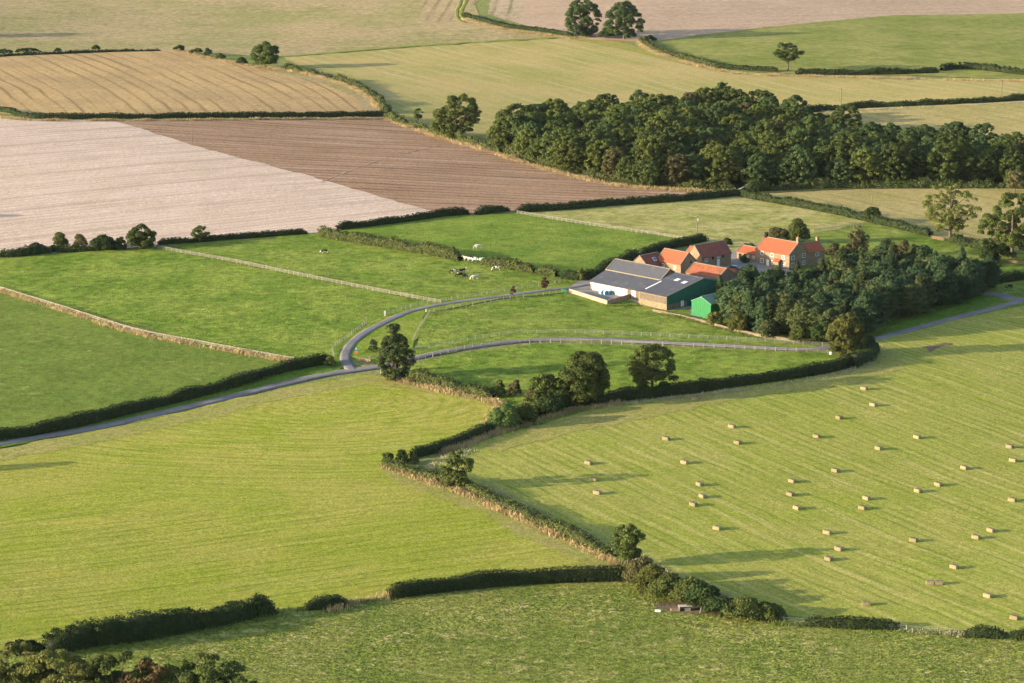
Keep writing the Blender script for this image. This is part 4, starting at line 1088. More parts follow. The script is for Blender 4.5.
def wall_strip(name, label, px, h, th, m, jit=.04, cat='wall', cap=None):
    line = resample([g2(*p) for p in px], 1.2)
    n = len(line); vs = []; cv = []
    o = empty(name, (0, 0, 0), 0, label, cat)
    for i, p in enumerate(line):
        d = (line[min(i + 1, n - 1)] - line[max(i - 1, 0)]).normalized(); nr = Vector((-d.y, d.x)) * th / 2
        z = hz(p.x, p.y); t = z + h + rng.normal() * jit
        vs += [(p.x - nr.x, p.y - nr.y, z - .4), (p.x + nr.x, p.y + nr.y, z - .4), (p.x + nr.x * .8, p.y + nr.y * .8, t), (p.x - nr.x * .8, p.y - nr.y * .8, t)]
        nr *= 1.12
        cv += [(p.x - nr.x, p.y - nr.y, t + .003), (p.x + nr.x, p.y + nr.y, t + .003), (p.x + nr.x, p.y + nr.y, t + .12), (p.x - nr.x, p.y - nr.y, t + .12)]
    def fs():
        f = [[3, 2, 1, 0], [4 * n - 4, 4 * n - 3, 4 * n - 2, 4 * n - 1]]
        for i in range(n - 1):
            for k in range(4): f.append([4 * i + k, 4 * i + (k + 1) % 4, 4 * i + 4 + (k + 1) % 4, 4 * i + 4 + k])
        return f
    MB().add(vs, fs()).build('masonry', M[m], o)
    MB().add(cv, fs()).build('coping', M[cap or m], o)
    return o
wall_strip('stone_wall', 'low pale stone wall between the paddock and the green shed', [(653, 312), (680, 317.5), (700, 322), (735, 332), (765, 338), (800, 343)], .9, .5, 'drystone')
wall_strip('yard_wall', 'pinkish block wall along the front of the farmyard', [(569.5, 293), (607.5, 304.8)], 1.45, .3, 'blockwork', .01, cap='mortar')
wall_strip('yard_wall', 'shaded block wall joining the yard wall to the barn', [(608.5, 304.6), (630, 298.5)], 1.45, .3, 'blockwork', .01)
wall_strip('entrance_wall', 'short curved stone wall at the farm entrance', [(360.5, 360.3), (365, 361.8), (371, 363.2)], 1.0, .45, 'drystone')
wall_strip('stone_pillar', 'pale stone pillar by the rails behind the grey barn', [(626, 255.8), (630.5, 256)], 1.2, .6, 'blockwork', .01, 'pillar')

def gate(label, a, b, m, h=1.2, name='gate'):
    A_, B_ = g(*a), g(*b)
    o = empty(name, A_, 0, label, 'gate')
    D = B_ - A_
    for q in (Vector((0, 0, 0)), D):
        c = link('gate_post', post_mesh(.24, h + .25, m), o); c.location = q
    u = D.normalized()
    mb = MB()
    for k in range(5):
        z = .2 + k * (h - .25) / 4
        mb.bar(u * .25 + Vector((0, 0, z)), D - u * .25 + Vector((0, 0, z)), .05, .12)
    mb.bar(u * .3 + Vector((0, 0, .2)), D - u * .3 + Vector((0, 0, h - .05)), .05, .1)
    mb.build('bars', M[m], o)
gate('brown wooden field gate in the diagonal hedge', (931, 238.5), (944, 241), 'wood_brown')
gate('dark green gate beside the yard wall and drive', (561, 292), (566.5, 294), 'green_bright')
gate('pale wooden gate near the end of the pale fence by the utility pole', (689, 242), (695, 240.5), 'wood_pale', 1.3)
o = empty('marker_post', g(426, 313.5), 0, 'white marker post with dark foot beside the drive', 'post')
mb = MB(); mb.box(-.16, -.16, .5, .16, .16, 1.5); mb.build('shaft', M['white_paint'], o)
mb = MB(); mb.box(-.18, -.18, -.3, .18, .18, .497); mb.build('foot', M['dark_opening'], o)
o = empty('gate_post', g(385, 316), 0, 'thick white gate post at the open drive gateway', 'post')
mb = MB(); mb.box(-.25, -.25, -.3, .25, .25, 1.55); mb.box(-.3, -.3, 1.553, .3, .3, 1.68); mb.build('shaft', M['white_paint'], o)
o = empty('gate_post', g(366.5, 324), 0, 'tall pale gate post at the end of the short fence', 'post')
mb = MB(); mb.box(-.18, -.18, -.3, .18, .18, 2.0); mb.box(-.22, -.22, 2.003, .22, .22, 2.1); mb.build('shaft', M['wood_pale'], o)

def pole(bx, by, top, label, arm=True, box=False):
    p = g(bx, by); h = (by - top) * mpp(p) / .97
    o = empty('utility_pole', p, 0, label, 'utility pole')
    mb = MB(); mb.tube([(0, 0, -.8), (0, 0, h)], [.24, .18], 8); mb.build('shaft', M['sandstone_grey'], o)
    if arm:
        mb = MB(); mb.box(-.9, -.07, h - .55, .9, .07, h - .4); mb.build('crossarm', M['wood_grey'], o)
        for x in (-.75, 0, .75):
            mb = MB(); mb.tube([(x, 0, h - .4), (x, 0, h - .12)] if x else [(0, 0, h), (0, 0, h + .22)], [.06, .05], 6); mb.build('insulator', M['white_paint'], o)
    if box:
        mb = MB(); mb.tube([(.4, -.1, h - 2.0), (.4, -.1, h - 1.0)], [.33, .33], 10); mb.build('transformer', M['wire'], o)
pole(192, 142.5, 121, 'thin utility pole standing in the ploughed field', True)
pole(697, 242, 216, 'utility pole with a transformer behind the red roofed barns', True, True)
pole(841, 105, 88.5, 'utility pole in the olive field behind the wood', False)
pole(1001.5, 99, 80, 'utility pole with crossarm at the far right above the long hedge', True)
pole(871, 222, 196, 'thin utility pole in front of the wood meadow', False)

# ------------------------------------------------------------------ farm buildings
def opening(o, kind, side, u, z, w, h, L, W, label=None):
    """window / door / vent set into a wall; u is the centre along the wall, z the sill height"""
    def P(a, zz, n):
        return {'front': (a, -n, zz), 'back': (a, W + n, zz), 'right': (L + n, a, zz), 'left': (-n, a, zz)}[side]
    def slab(mb, a0, a1, z0, z1, n0, n1):
        vs = [P(a, zz, n) for n in (n0, n1) for (a, zz) in ((a0, z0), (a1, z0), (a1, z1), (a0, z1))]
        mb.add(vs, [[0, 1, 2, 3], [7, 6, 5, 4], [0, 4, 5, 1], [1, 5, 6, 2], [2, 6, 7, 3], [3, 7, 4, 0]])
    a0, a1, z0, z1 = u - w / 2, u + w / 2, z, z + h
    if kind == 'window':
        mb = MB(); t = .16
        slab(mb, a0, a0 + t, z0, z1, -.05, .06); slab(mb, a1 - t, a1, z0, z1, -.05, .06)
        slab(mb, a0 + t, a1 - t, z0, z0 + t, -.05, .06); slab(mb, a0 + t, a1 - t, z1 - t, z1, -.05, .06)
        slab(mb, u - .05, u + .05, z0 + t, z1 - t, -.05, .05)
        slab(mb, a0 + t, u - .05, z0 + h * .5 - .04, z0 + h * .5 + .04, -.05, .045); slab(mb, u + .05, a1 - t, z0 + h * .5 - .04, z0 + h * .5 + .04, -.05, .045)
        f = mb.build('window', M['white_paint'], o)
        mb = MB(); slab(mb, a0 + .02, a1 - .02, z0 + .02, z1 - .02, -.03, .02); mb.build('pane', M['glass'], f)
        mb = MB(); slab(mb, a0 - .12, a1 + .12, z0 - .16, z0 - .004, -.05, .12); mb.build('sill', M['mortar'], f)
    elif kind in ('door', 'white_door'):
        mb = MB(); slab(mb, a0, a1, z0, z1, -.05, .03); d = mb.build('door', M['white_paint'], o)
        mb = MB(); slab(mb, a1 - .22, a1 - .12, z0 + h * .48, z0 + h * .54, .03, .09); mb.build('handle', M['wire'], d)
    elif kind == 'dark':
        mb = MB(); slab(mb, a0, a1, z0, z1, -.05, .012); mb.build('opening', M['dark_opening'], o)
    elif kind == 'boards':
        mb = MB(); slab(mb, a0, a1, z0, z1, -.05, .06); mb.build('boarding', M['timber_boards'], o)
    elif kind in ('green', 'stone', 'panel'):
        mb = MB(); slab(mb, a0, a1, z0, z1, -.05, .03); mb.build({'green': 'cladding', 'stone': 'plinth', 'panel': 'wall_panel'}[kind], M[{'green': 'green_sheet', 'stone': 'sandstone_grey', 'panel': 'render_white'}[kind]], o)
def slabroof(parent, pts, th, m, name='roof'):
    """a thick roof plane from four corners (counter-clockwise seen from above)"""
    p = [Vector(q) for q in pts]
    n = (p[1] - p[0]).cross(p[3] - p[0]).normalized()
    if n.z < 0: n = -n
    return MB().add([q for q in p] + [q + n * th for q in p], [[3, 2, 1, 0], [4, 5, 6, 7], [0, 1, 5, 4], [1, 2, 6, 5], [2, 3, 7, 6], [3, 0, 4, 7]]).build(name, M[m], parent)
def house(name, label, cat, px, deg, L, W, eh, rh, wall, roof, ops=(), ridge=.5, eh2=None, verge=True, drop=1.0, dz=0.0, ov=.3):
    """gabled building: px = picture position of the front left foot; x runs along the ridge, the front wall faces -y"""
    p = g(*px)
    o = empty(name, (p.x, p.y, p.z + dz), R(deg), label, cat)
    yr = W * ridge; eh2 = eh if eh2 is None else eh2
    pr = [(0, -drop), (W, -drop), (W, eh2), (yr, rh), (0, eh)]
    vs = [(x, y, z) for x in (0, L) for y, z in pr]
    MB().add(vs, [[0, 1, 2, 3, 4], [9, 8, 7, 6, 5], [0, 5, 6, 1], [1, 6, 7, 2], [2, 7, 8, 3], [3, 8, 9, 4], [4, 9, 5, 0]]).build('wall', M[wall], o)
    s1, s2 = (rh - eh) / yr, (rh - eh2) / (W - yr)
    e = .02
    slabroof(o, [(-.12, -ov, eh - ov * s1 + e), (L + .12, -ov, eh - ov * s1 + e), (L + .12, yr, rh + e), (-.12, yr, rh + e)], .16, roof)
    slabroof(o, [(-.12, yr + .003, rh + e), (L + .12, yr + .003, rh + e), (L + .12, W + ov, eh2 - ov * s2 + e), (-.12, W + ov, eh2 - ov * s2 + e)], .16, roof)
    mb = MB(); mb.box(-.14, yr - .2, rh + .12, L + .14, yr + .2, rh + .34); mb.build('ridge_tiles', M[roof if not verge else 'mortar'], o)
    if verge:
        for x in (-.16, L - .2):
            mb = MB()
            mb.bar((x + .18, -ov * .6, eh - ov * .6 * s1 + .24), (x + .18, yr, rh + .26), .34, .16)
            mb.bar((x + .18, yr, rh + .26), (x + .18, W + ov * .6, eh2 - ov * .6 * s2 + .24), .34, .16)
            mb.build('coping', M['mortar'], o)
    for k in ops: opening(o, *k, L, W)
    return o
def chimney(o, x, y, z0, h, w=.9, m='sandstone', pots=2):
    mb = MB(); mb.box(x - w / 2, y - w / 2, z0, x + w / 2, y + w / 2, z0 + h); mb.box(x - w / 2 - .08, y - w / 2 - .08, z0 + h + .003, x + w / 2 + .08, y + w / 2 + .08, z0 + h + .15)
    c = mb.build('chimney', M[m], o)
    for k in range(pots):
        q = MB(); xx = x + (k - (pots - 1) / 2) * .4
        q.tube([(xx, y, z0 + h + .15), (xx, y, z0 + h + .55)], [.16, .13], 8); q.build('chimney_pot', M['pantile_old'], c)

# farmhouse
FW = [('window', 'front', 2.9, 3.5, 1.45, 1.5), ('window', 'front', 7.6, 3.5, 1.45, 1.4), ('window', 'front', 12.6, 3.3, 1.45, 1.4),
      ('window', 'front', 2.9, .7, 1.6, 1.6), ('window', 'front', 8.0, .6, 1.3, 1.6), ('door', 'front', 5.6, .05, 1.15, 2.2), ('window', 'front', 12.8, .6, 1.6, 1.6),
      ('window', 'right', 2.0, 3.2, 1.9, 1.5), ('window', 'right', 8.0, 3.2, 1.9, 1.5), ('window', 'right', 1.8, .5, 1.7, 1.7), ('window', 'right', 8.0, .6, 1.7, 1.5)]
fh = house('farmhouse', 'two storey sandstone farmhouse with bright orange tiled roof and chimneys', 'farmhouse', (755.5, 263.6), -45, 15.4, 10.2, 5.3, 8.9, 'sandstone', 'pantile', FW)
chimney(fh, .5, 5.1, 8.4, 2.2, .95, 'dark_opening', 1); chimney(fh, 14.9, 5.1, 8.4, 2.3)
slabroof(fh, [(9.2, -1.7, 2.3), (11.9, -1.7, 2.3), (11.9, -.05, 3.2), (9.2, -.05, 3.2)], .14, 'pantile', 'porch_roof')
mb = MB(); mb.box(9.4, -1.5, -.8, 11.7, -.02, 2.35); mb.build('porch', M['sandstone'], fh)
wg = house('farmhouse_wing', 'lower rear wing of the farmhouse with red tiled roof', 'farmhouse', (806, 266.6), 36, 8.8, 7.0, 4.9, 7.6, 'sandstone', 'pantile', [('window', 'front', 5.2, 3.2, 1.7, 1.4), ('window', 'front', 6.4, .5, 1.5, 1.6)])
chimney(wg, 8.3, 3.5, 7.2, 1.9)
ob = house('outhouse', 'small single storey outhouse with red tiled roof left of the farmhouse', 'outhouse', (736.7, 258.6), -45, 9.0, 6.6, 2.7, 4.4, 'sandstone', 'pantile', [('dark', 'front', 1.6, .05, 1.3, 2.0), ('panel', 'front', 4.6, .1, 2.0, 2.1), ('window', 'front', 7.9, .9, .9, 1.2)])
b1 = house('stone_barn', 'square stone barn with bright orange roof and two white windows', 'barn', (656.6, 272.8), -45, 11.2, 8.2, 4.6, 8.0, 'sandstone', 'pantile', [('window', 'front', 3.1, 2.6, 1.2, 1.2), ('window', 'front', 8.4, 2.5, 1.2, 1.2), ('dark', 'right', 5.2, 4.2, .7, .9)])
b2 = house('stone_barn', 'long stone barn with shade-darkened red roof and tall white door', 'barn', (701.3, 270.4), 40, 14.6, 7.2, 4.5, 8.2, 'sandstone', 'pantile_shade',
           [('white_door', 'front', 8.3, .05, 1.3, 3.0), ('window', 'front', 2.4, 2.7, 1.5, 1.2), ('dark', 'front', 5.6, 3.2, 1.0, 1.0), ('window', 'front', 8.3, 3.4, 1.5, .9), ('dark', 'front', 10.6, 3.2, .8, .9)])
b3 = house('cart_shed', 'low long shed with weathered orange brown tiles behind the green barn', 'shed', (686, 280.6), -45, 14.6, 9.0, 2.9, 5.6, 'sandstone', 'pantile_old')
b4 = house('lean_to_shed', 'small low tiled shed at the right end of the long low shed', 'shed', (719.6, 282), -45, 5.2, 6.4, 2.6, 4.4, 'sandstone', 'pantile_old', verge=False)
b5 = house('stone_barn', 'small gabled stone barn with shade-darkened red roof and blue skylight', 'barn', (647.6, 276.4), 45, 9.0, 7.6, 3.4, 6.6, 'sandstone', 'pantile_shade', [('dark', 'left', 2.6, 1.9, 1.3, .8)])
mb = MB(); mb.add([(4.6, 1.1, 4.52), (6.1, 1.1, 4.52), (6.1, 2.3, 5.53), (4.6, 2.3, 5.53), (4.6, 1.0, 4.74), (6.1, 1.0, 4.74), (6.1, 2.2, 5.75), (4.6, 2.2, 5.75)], [[3, 2, 1, 0], [4, 5, 6, 7], [0, 1, 5, 4], [1, 2, 6, 5], [2, 3, 7, 6], [3, 0, 4, 7]])
sk = mb.build('skylight', M['white_paint'], b5)
mb = MB(); mb.add([(4.75, 1.12, 4.86), (5.95, 1.12, 4.86), (5.95, 2.08, 5.66), (4.75, 2.08, 5.66)], [[0, 1, 2, 3]]); mb.build('pane', M['blue_glass'], sk)
b6 = house('lean_to_shed', 'strip of orange tiled shed roof behind the square stone barn', 'shed', (684.5, 263), -45, 5.5, 6.0, 3.4, 5.6, 'sandstone', 'pantile_old', verge=False)

# grey barn: two roof pitches with a step between, white front wall
p = g(590, 289.8)
gb = empty('grey_barn', p, R(-45), 'large grey sheeted barn with stepped roof and white front wall', 'barn')
Lb = 24.6
pr = [(0, -1.2), (19.5, -1.2), (19.5, 5.0), (12.8, 8.7), (8.3, 5.9), (8.3, 5.6), (0, 3.0)]
nP = len(pr)
vs = [(x, y, z) for x in (0, Lb) for y, z in pr]
MB().add(vs, [list(range(nP)), list(range(2 * nP - 1, nP - 1, -1))] + [[k, nP + k, nP + (k + 1) % nP, (k + 1) % nP] for k in range(nP)]).build('wall', M['sandstone_grey'], gb)
opening(gb, 'panel', 'front', 8.6, .0, 17.0, 2.75, Lb, 19.5)
opening(gb, 'boards', 'front', 18.0, .4, 1.4, 2.3, Lb, 19.5)
opening(gb, 'panel', 'front', 19.9, .3, 2.1, 2.5, Lb, 19.5)
opening(gb, 'boards', 'front', 22.0, .4, 1.7, 2.3, Lb, 19.5)
opening(gb, 'panel', 'front', 23.8, .3, 1.4, 2.5, Lb, 19.5)
r1 = slabroof(gb, [(-.3, -.5, 2.88), (Lb + .3, -.5, 2.88), (Lb + .3, 8.35, 5.64), (-.3, 8.35, 5.64)], .14, 'sheet_slate')
r2 = slabroof(gb, [(-.3, 8.0, 5.76), (Lb + .3, 8.0, 5.76), (Lb + .3, 12.8, 8.74), (-.3, 12.8, 8.74)], .14, 'sheet_grey')
r3 = slabroof(gb, [(-.3, 12.803, 8.74), (Lb + .3, 12.803, 8.74), (Lb + .3, 20.0, 4.78), (-.3, 20.0, 4.78)], .14, 'sheet_grey')
mb = MB(); mb.box(-.32, 7.78, 5.66, Lb + .32, 7.98, 6.06); mb.build('fascia', M['mortar'], gb)
mb = MB(); mb.box(-.32, 12.6, 8.86, Lb + .32, 13.0, 9.06); mb.build('ridge_cap', M['mortar'], gb)
mb = MB(); mb.bar((Lb + .2, 8.0, 5.98), (Lb + .2, 12.7, 8.96), .3, .14); mb.build('verge_board', M['mortar'], gb)
mb = MB(); mb.bar((-.2, 8.0, 5.98), (-.2, 12.7, 8.96), .3, .14); mb.build('verge_board', M['mortar'], gb)

# green barn: slate sheet roof, dark green gable over stone, boarded front
gr = house('green_barn', 'barn with dark green gable wall and dark sheet roof with skylights', 'barn', (638.6, 304.6), -47, 12.8, 30.0, 4.6, 8.2, 'sandstone', 'sheet_slate', ridge=.58, eh2=5.2, verge=False, drop=1.5, ov=.4)
Wg = 30.0
opening(gr, 'boards', 'front', 6.5, 2.1, 12.2, 2.1, 12.8, Wg)
mb = MB(); x = 12.8
prg = [(0.0, 1.9), (9.6, 1.9), (9.6, -.8), (Wg, -.8), (Wg, 5.2), (17.4, 8.18), (0.0, 4.58)]
vs = [(x - .04, yy, zz) for yy, zz in prg] + [(x + .05, yy, zz) for yy, zz in prg]
n7 = len(prg)
MB().add(vs, [list(range(n7))[::-1], list(range(n7, 2 * n7))] + [[k, (k + 1) % n7, n7 + (k + 1) % n7, n7 + k] for k in range(n7)]).build('cladding', M['green_sheet'], gr)
opening(gr, 'stone', 'right', 4.8, -.6, 9.5, 2.45, 12.8, Wg)
mb = MB(); mb.box(12.9, 6.6, .4, 12.96, 8.0, 2.3); mb.build('door', M['white_paint'], gr)
sl = (8.2 - 4.6) / (Wg * .58)
for (xa, xb, ya, yb) in [(8.6, 10.2, 11.0, 12.8), (4.6, 6.2, 11.8, 13.6), (.9, 1.5, 2.0, 9.5)]:
    e = .20
    slabroof(gr, [(xa, ya, 4.6 + sl * ya + e), (xb, ya, 4.6 + sl * ya + e), (xb, yb, 4.6 + sl * yb + e), (xa, yb, 4.6 + sl * yb + e)], .05, 'skylight', 'skylight')
mb = MB(); mb.bar((12.9, -.2, 4.74), (12.9, 17.4, 8.38), .2, .2); mb.bar((12.9, 17.4, 8.38), (12.9, 30.2, 5.3), .2, .2); mb.build('verge_board', M['mortar'], gr)
gs = house('green_shed', 'bright green sheet metal shed beside the plantation', 'shed', (710.6, 319.4), 45, 11.0, 8.2, 4.9, 6.7, 'green_bright', 'green_faded', verge=False, ov=.15)

# ------------------------------------------------------------------ yard things
M['wrap_pale'] = plain_mat('wrap_pale', (.42, .52, .56), .1, 1.0, .35, .5)
M['wrap_teal'] = plain_mat('wrap_teal', (.02, .22, .33), .2, 1.0, .35, .5)
M['car_white'] = plain_mat('car_white', (.55, .55, .56), .03, 1.0, .25, .5)
M['car_dark'] = plain_mat('car_dark', (.03, .035, .045), .05, 1.0, .25, .5)
M['rubber'] = plain_mat('rubber', (.02, .02, .02), .2, 3.0)
M['paint_red'] = plain_mat('paint_red', (.42, .035, .03), .1, 2.0, .5, .4)
M['paint_teal'] = plain_mat('paint_teal', (.03, .25, .30), .1, 2.0, .5, .4)
M['paint_navy'] = plain_mat('paint_navy', (.05, .06, .16), .1, 2.0, .5, .4)
for i, (px, py, lab) in enumerate([(601, 295.0, 'leftmost blue wrapped round bale, with the palest side'), (604.6, 295.4, 'second blue wrapped round bale from the left in the yard row'),
                                   (608.9, 295.2, 'middle blue wrapped round bale in the yard row'), (613, 294.8, 'fourth blue wrapped round bale from the left in the yard row'), (616.6, 294.2, 'rightmost blue wrapped round bale in the yard row')]):
    o = empty('wrapped_bale', g(px, py - .8), R(-70), lab, 'bale', 'blue wrapped bales in the yard'); o.scale = (1.3, 1.3, 1.3)
    mb = MB(); mb.tube([(-.1, 0, .66), (0, 0, .66), (1.2, 0, .66), (1.3, 0, .66)], [.55, .64, .64, .55], 16); mb.build('wrap', M['wrap_pale'], o, True)
    mb = MB(); mb.tube([(1.303, 0, .66), (1.34, 0, .66)], [.56, .5], 16); mb.build('end_cap', M['wrap_teal'], o)
o = empty('white_sack', g(621, 295), 0, 'big pale sack leaning at the barn wall right of the blue bales', 'sack')
mb = MB(); mb.tube([(0, 0, 0), (0, 0, .2), (.05, 0, .8), (.1, 0, 1.25), (.12, 0, 1.4)], [.5, .6, .55, .35, .15], 9); mb.build('bag', M['wrap_pale'], o, True)
def car(px, py, deg, paint, label):
    o = empty('parked_car', g(px, py) + Vector((0, 0, .3)), R(deg), label, 'car')
    pr = [(-2.1, .3), (2.1, .3), (2.15, .7), (1.3, .95), (.7, 1.42), (-1.2, 1.45), (-2.0, .95), (-2.15, .6)]
    n = len(pr)
    vs = []
    for s in (-.85, -.72, .72, .85):
        for x, z in pr: vs.append((x, s if z < 1.2 else s * .86, z if abs(s) > .8 or z < 1.2 else z + .04))
    fs = [list(range(n)), list(range(4 * n - 1, 3 * n - 1, -1))]
    for r in range(3):
        for k in range(n): fs.append([r * n + k, (r + 1) * n + k, (r + 1) * n + (k + 1) % n, r * n + (k + 1) % n])
    MB().add(vs, fs).build('body', M[paint], o)
    mb = MB()
    for s in (-1, 1): mb.add([(-1.6, s * .83, 1.0), (1.1, s * .83, 1.0), (.66, s * .765, 1.36), (-1.1, s * .765, 1.37)], [[0, 1, 2, 3]])
    mb.add([(1.32, -.68, 1.0), (1.32, .68, 1.0), (.8, .6, 1.40), (.8, -.6, 1.40)], [[0, 1, 2, 3]])
    mb.build('windows', M['glass'], o)
    for x in (-1.35, 1.35):
        for s in (-.78, .78):
            w = MB(); w.tube([(x, s - .1, .32), (x, s + .1, .32)], [.33, .33], 14); t = w.build('wheel', M['rubber'], o)
            w = MB(); w.tube([(x, s - .105, .32), (x, s + .105, .32)], [.19, .19], 10); w.build('rim', M['wire'], t)
car(748, 274, -45, 'car_white', 'white car parked before the farmhouse behind the conifers')
car(735, 270.5, -30, 'car_dark', 'dark car parked in the shade of the long stone barn')
o = empty('entrance_sign', g(356.5, 354), R(-15), 'narrow red and teal painted sign on the grass by the drive bend', 'sign')
for zz, m, n, w in [((.1, .95), 'paint_red', 'red_panel', .42), ((.953, 1.45), 'paint_navy', 'dark_panel', .36), ((1.453, 1.95), 'paint_teal', 'teal_panel', .3)]:
    mb = MB(); mb.box(-w, -.12, zz[0], w, .12, zz[1]); mb.build(n, M[m], o)
mb = MB(); mb.box(-.05, -.05, -.3, .05, .05, .097); mb.build('post', M['wood_grey'], o)
o = empty('white_bucket', g(831, 354.5), 0, 'small white water tank on the grass left of the brown tree', 'tank')
mb = MB(); mb.tube([(0, 0, 0), (0, 0, .75)], [.55, .6], 12); mb.build('body', M['white_paint'], o)
mb = MB(); mb.tube([(0, 0, .753), (0, 0, .8)], [.62, .5], 12); mb.build('lid', M['white_paint'], o)
o = empty('white_stone', g(335, 365), R(20), 'small white painted stone at the end of the roadside hedge', 'stone')
mb = MB(); mb.tube([(-.5, 0, .2), (-.35, 0, .25), (.3, 0, .25), (.45, 0, .2)], [.1, .28, .25, .1], 8); mb.build('block', M['white_paint'], o, True)
# feed shelter, trough and plastic tub on the trodden earth
o = empty('feed_shelter', g(685, 611.5), R(6), 'small wooden animal shelter with a dark opening on bare earth', 'shelter')
mb = MB(); mb.box(-1.3, .9, -.2, 1.2, 1.0, 1.15); mb.box(-1.3, -.4, -.2, -1.2, .9, 1.2); mb.box(1.1, -.4, -.2, 1.2, .9, 1.2); mb.box(-.1, -.4, -.2, 1.1, -.32, 1.0); mb.build('boards', M['wood_pale'], o)
mb = MB(); mb.bar((0, -.6, 1.32), (0, 1.1, 1.2), 2.9, .07); mb.build('roof', M['render_white'], o)
o = empty('feed_trough', g(675, 611.5), R(8), 'pale stone trough left of the feed shelter', 'trough')
mb = MB(); mb.box(-.95, -.35, -.1, .95, -.25, .72); mb.box(-.95, .25, -.1, .95, .35, .72); mb.box(-.95, -.25, -.1, -.85, .25, .72); mb.box(.85, -.25, -.1, .95, .25, .72); mb.box(-.85, -.25, -.1, .85, .25, .1); mb.build('basin', M['blockwork'], o)
o = empty('plastic_tub', g(658, 612), R(-25), 'pale blue plastic tub lying on the bare earth', 'tub')
mb = MB(); mb.tube([(-.65, 0, .2), (.65, 0, .2)], [.28, .36], 12); mb.build('shell', M['wrap_pale'], o)
mb = MB(); mb.tube([(.652, 0, .2), (.68, 0, .2)], [.40, .38], 12); mb.build('rim', M['white_paint'], o)
o = empty('fallen_log', g(734, 194), R(0), 'pale fallen tree trunk at the corner of the wood', 'log')
mb = MB(); mb.tube([(-4.5, -.5, .4), (-1, 0, .8), (2.5, .4, 2.0), (4.8, .8, 3.2)], [.5, .45, .35, .15], 8); mb.build('trunk', M['bark_pale'], o, True)
for a, b in [((-1.5, 0, .8), (-2.8, -.6, 2.4)), ((.6, .2, 1.2), (.3, -.5, 2.6)), ((-3.2, -.4, .6), (-4.6, 1.0, 2.0))]:
    mb = MB(); mb.tube([a, b], [.22, .08], 6); mb.build('branch', M['bark_pale'], o)
o = empty('broken_branch', g(637, 585), R(20), 'pale broken branch sticking out of the hedge junction', 'branch')
mb = MB(); mb.tube([(-1.2, 0, 1.2), (0, -.3, 1.9), (1.0, -.4, .3)], [.05, .1, .12], 6); mb.tube([(0, -.3, 1.9), (-.6, -.5, 2.6)], [.07, .03], 5); mb.build('wood', M['bark_pale'], o)

# ------------------------------------------------------------------ hay bales
t = NT('hay')
P_ = t.n('ShaderNodeTexCoord').outputs['Object']
mp = t.n('ShaderNodeMapping'); t.set(mp.inputs[0], P_); mp.inputs['Scale'].default_value = (1.2, 2.0, 9.0)
nz = t.noise(mp.outputs[0], 1.6, 5.0, .7)
hc = t.mix(t.maprange(nz, .3, .7), (.165, .138, .075), (.25, .21, .12))
oi = t.n('ShaderNodeObjectInfo')
hc = t.mix(1.0, hc, t.math('ADD', .82, t.math('MULTIPLY', oi.outputs['Random'], .36)), 'MULTIPLY')
t.diffuse(hc, t.fuzzy_normal(P_, 6.0, .6), 1.0, .02)
M['hay'] = t.mat
M['twine'] = plain_mat('twine', (.12, .09, .05), .1, 1.0)
bm = bmesh.new()
bmesh.ops.create_cube(bm, size=1.0)
bmesh.ops.subdivide_edges(bm, edges=bm.edges, cuts=4, use_grid_fill=True)
for v in bm.verts:
    c = v.co
    m_ = max(abs(c.x), abs(c.y), abs(c.z)); rr = c.length
    c *= 1 - .10 * max(0, rr / .5 - 1.15)
    v.co = Vector((c.x * 1.9 + rng.normal() * .015, c.y * 1.2 + rng.normal() * .02, (c.z + .5) * .92 + rng.normal() * .015))
bale_me = bpy.data.meshes.new('hay_bale'); bm.to_mesh(bale_me); bm.free(); bale_me.materials.append(M['hay'])
mb = MB()
for x in (-.7, -.42, -.14, .14, .42, .7):
    w = .012; a, b = .605, .93
    for q in ([(x, -a, .02), (x, -a, b)], [(x, -a, b), (x, a, b)], [(x, a, b), (x, a, .02)]): mb.bar(q[0], q[1], .03, .02)
twine_me = mb.mesh('twine', M['twine'])
bales = [(588.7, 464.5), (593.7, 481.2), (597.5, 494.5), (666.2, 440.3), (684.5, 464), (699.7, 486), (702.7, 498), (693.4, 506.2), (732, 428), (737.7, 444.2), (695, 400.5),
         (864.2, 390), (873.2, 406.3), (839.2, 419.2), (816.7, 438), (917.2, 438.7), (878.7, 450), (1009.7, 448.2), (1013, 462), (835.5, 472.3), (964.5, 469.5), (792.2, 482.8), (790.5, 496),
         (797, 509.7), (938.2, 486.2), (918, 492.5), (866.7, 500), (862.5, 509.7), (1012.2, 501.7), (717.2, 530), (827.2, 534.2), (839, 550.8), (828.7, 560.8), (913.7, 542), (976, 539),
         (991, 532.2), (954.2, 568.8), (929.8, 584.8), (938.8, 584.9), (988, 597.7), (866, 605.7), (1014.5, 619.7)]
ORD = ['', 'second', 'third', 'fourth', 'fifth', 'sixth', 'seventh', 'eighth', 'ninth', 'tenth', 'eleventh', 'twelfth', 'thirteenth', 'fourteenth']
special = {(695, 400.5): 'hay bale in the shade right under the hedge with the oaks', (593.7, 481.2): 'hay bale standing in the long tree shadow', (929.8, 584.8): 'left bale of the pair lying end to end',
           (938.8, 584.9): 'right bale of the pair lying end to end', (1014.5, 619.7): 'hay bale nearest the bottom right corner of the field', (866, 605.7): 'hay bale nearest the low hedge along the bottom of the field',
           (717.2, 530): 'lone hay bale right of the round-topped hawthorn', (864.2, 390): 'hay bale farthest up the slope near the brown tree', (588.7, 464.5): 'hay bale nearest the left end of the field'}
rest = sorted([b for b in bales if b not in special])
zones = {'left': [b for b in rest if b[0] < 760], 'middle': [b for b in rest if 760 <= b[0] < 900], 'right': [b for b in rest if b[0] >= 900]}
blab = dict(special)
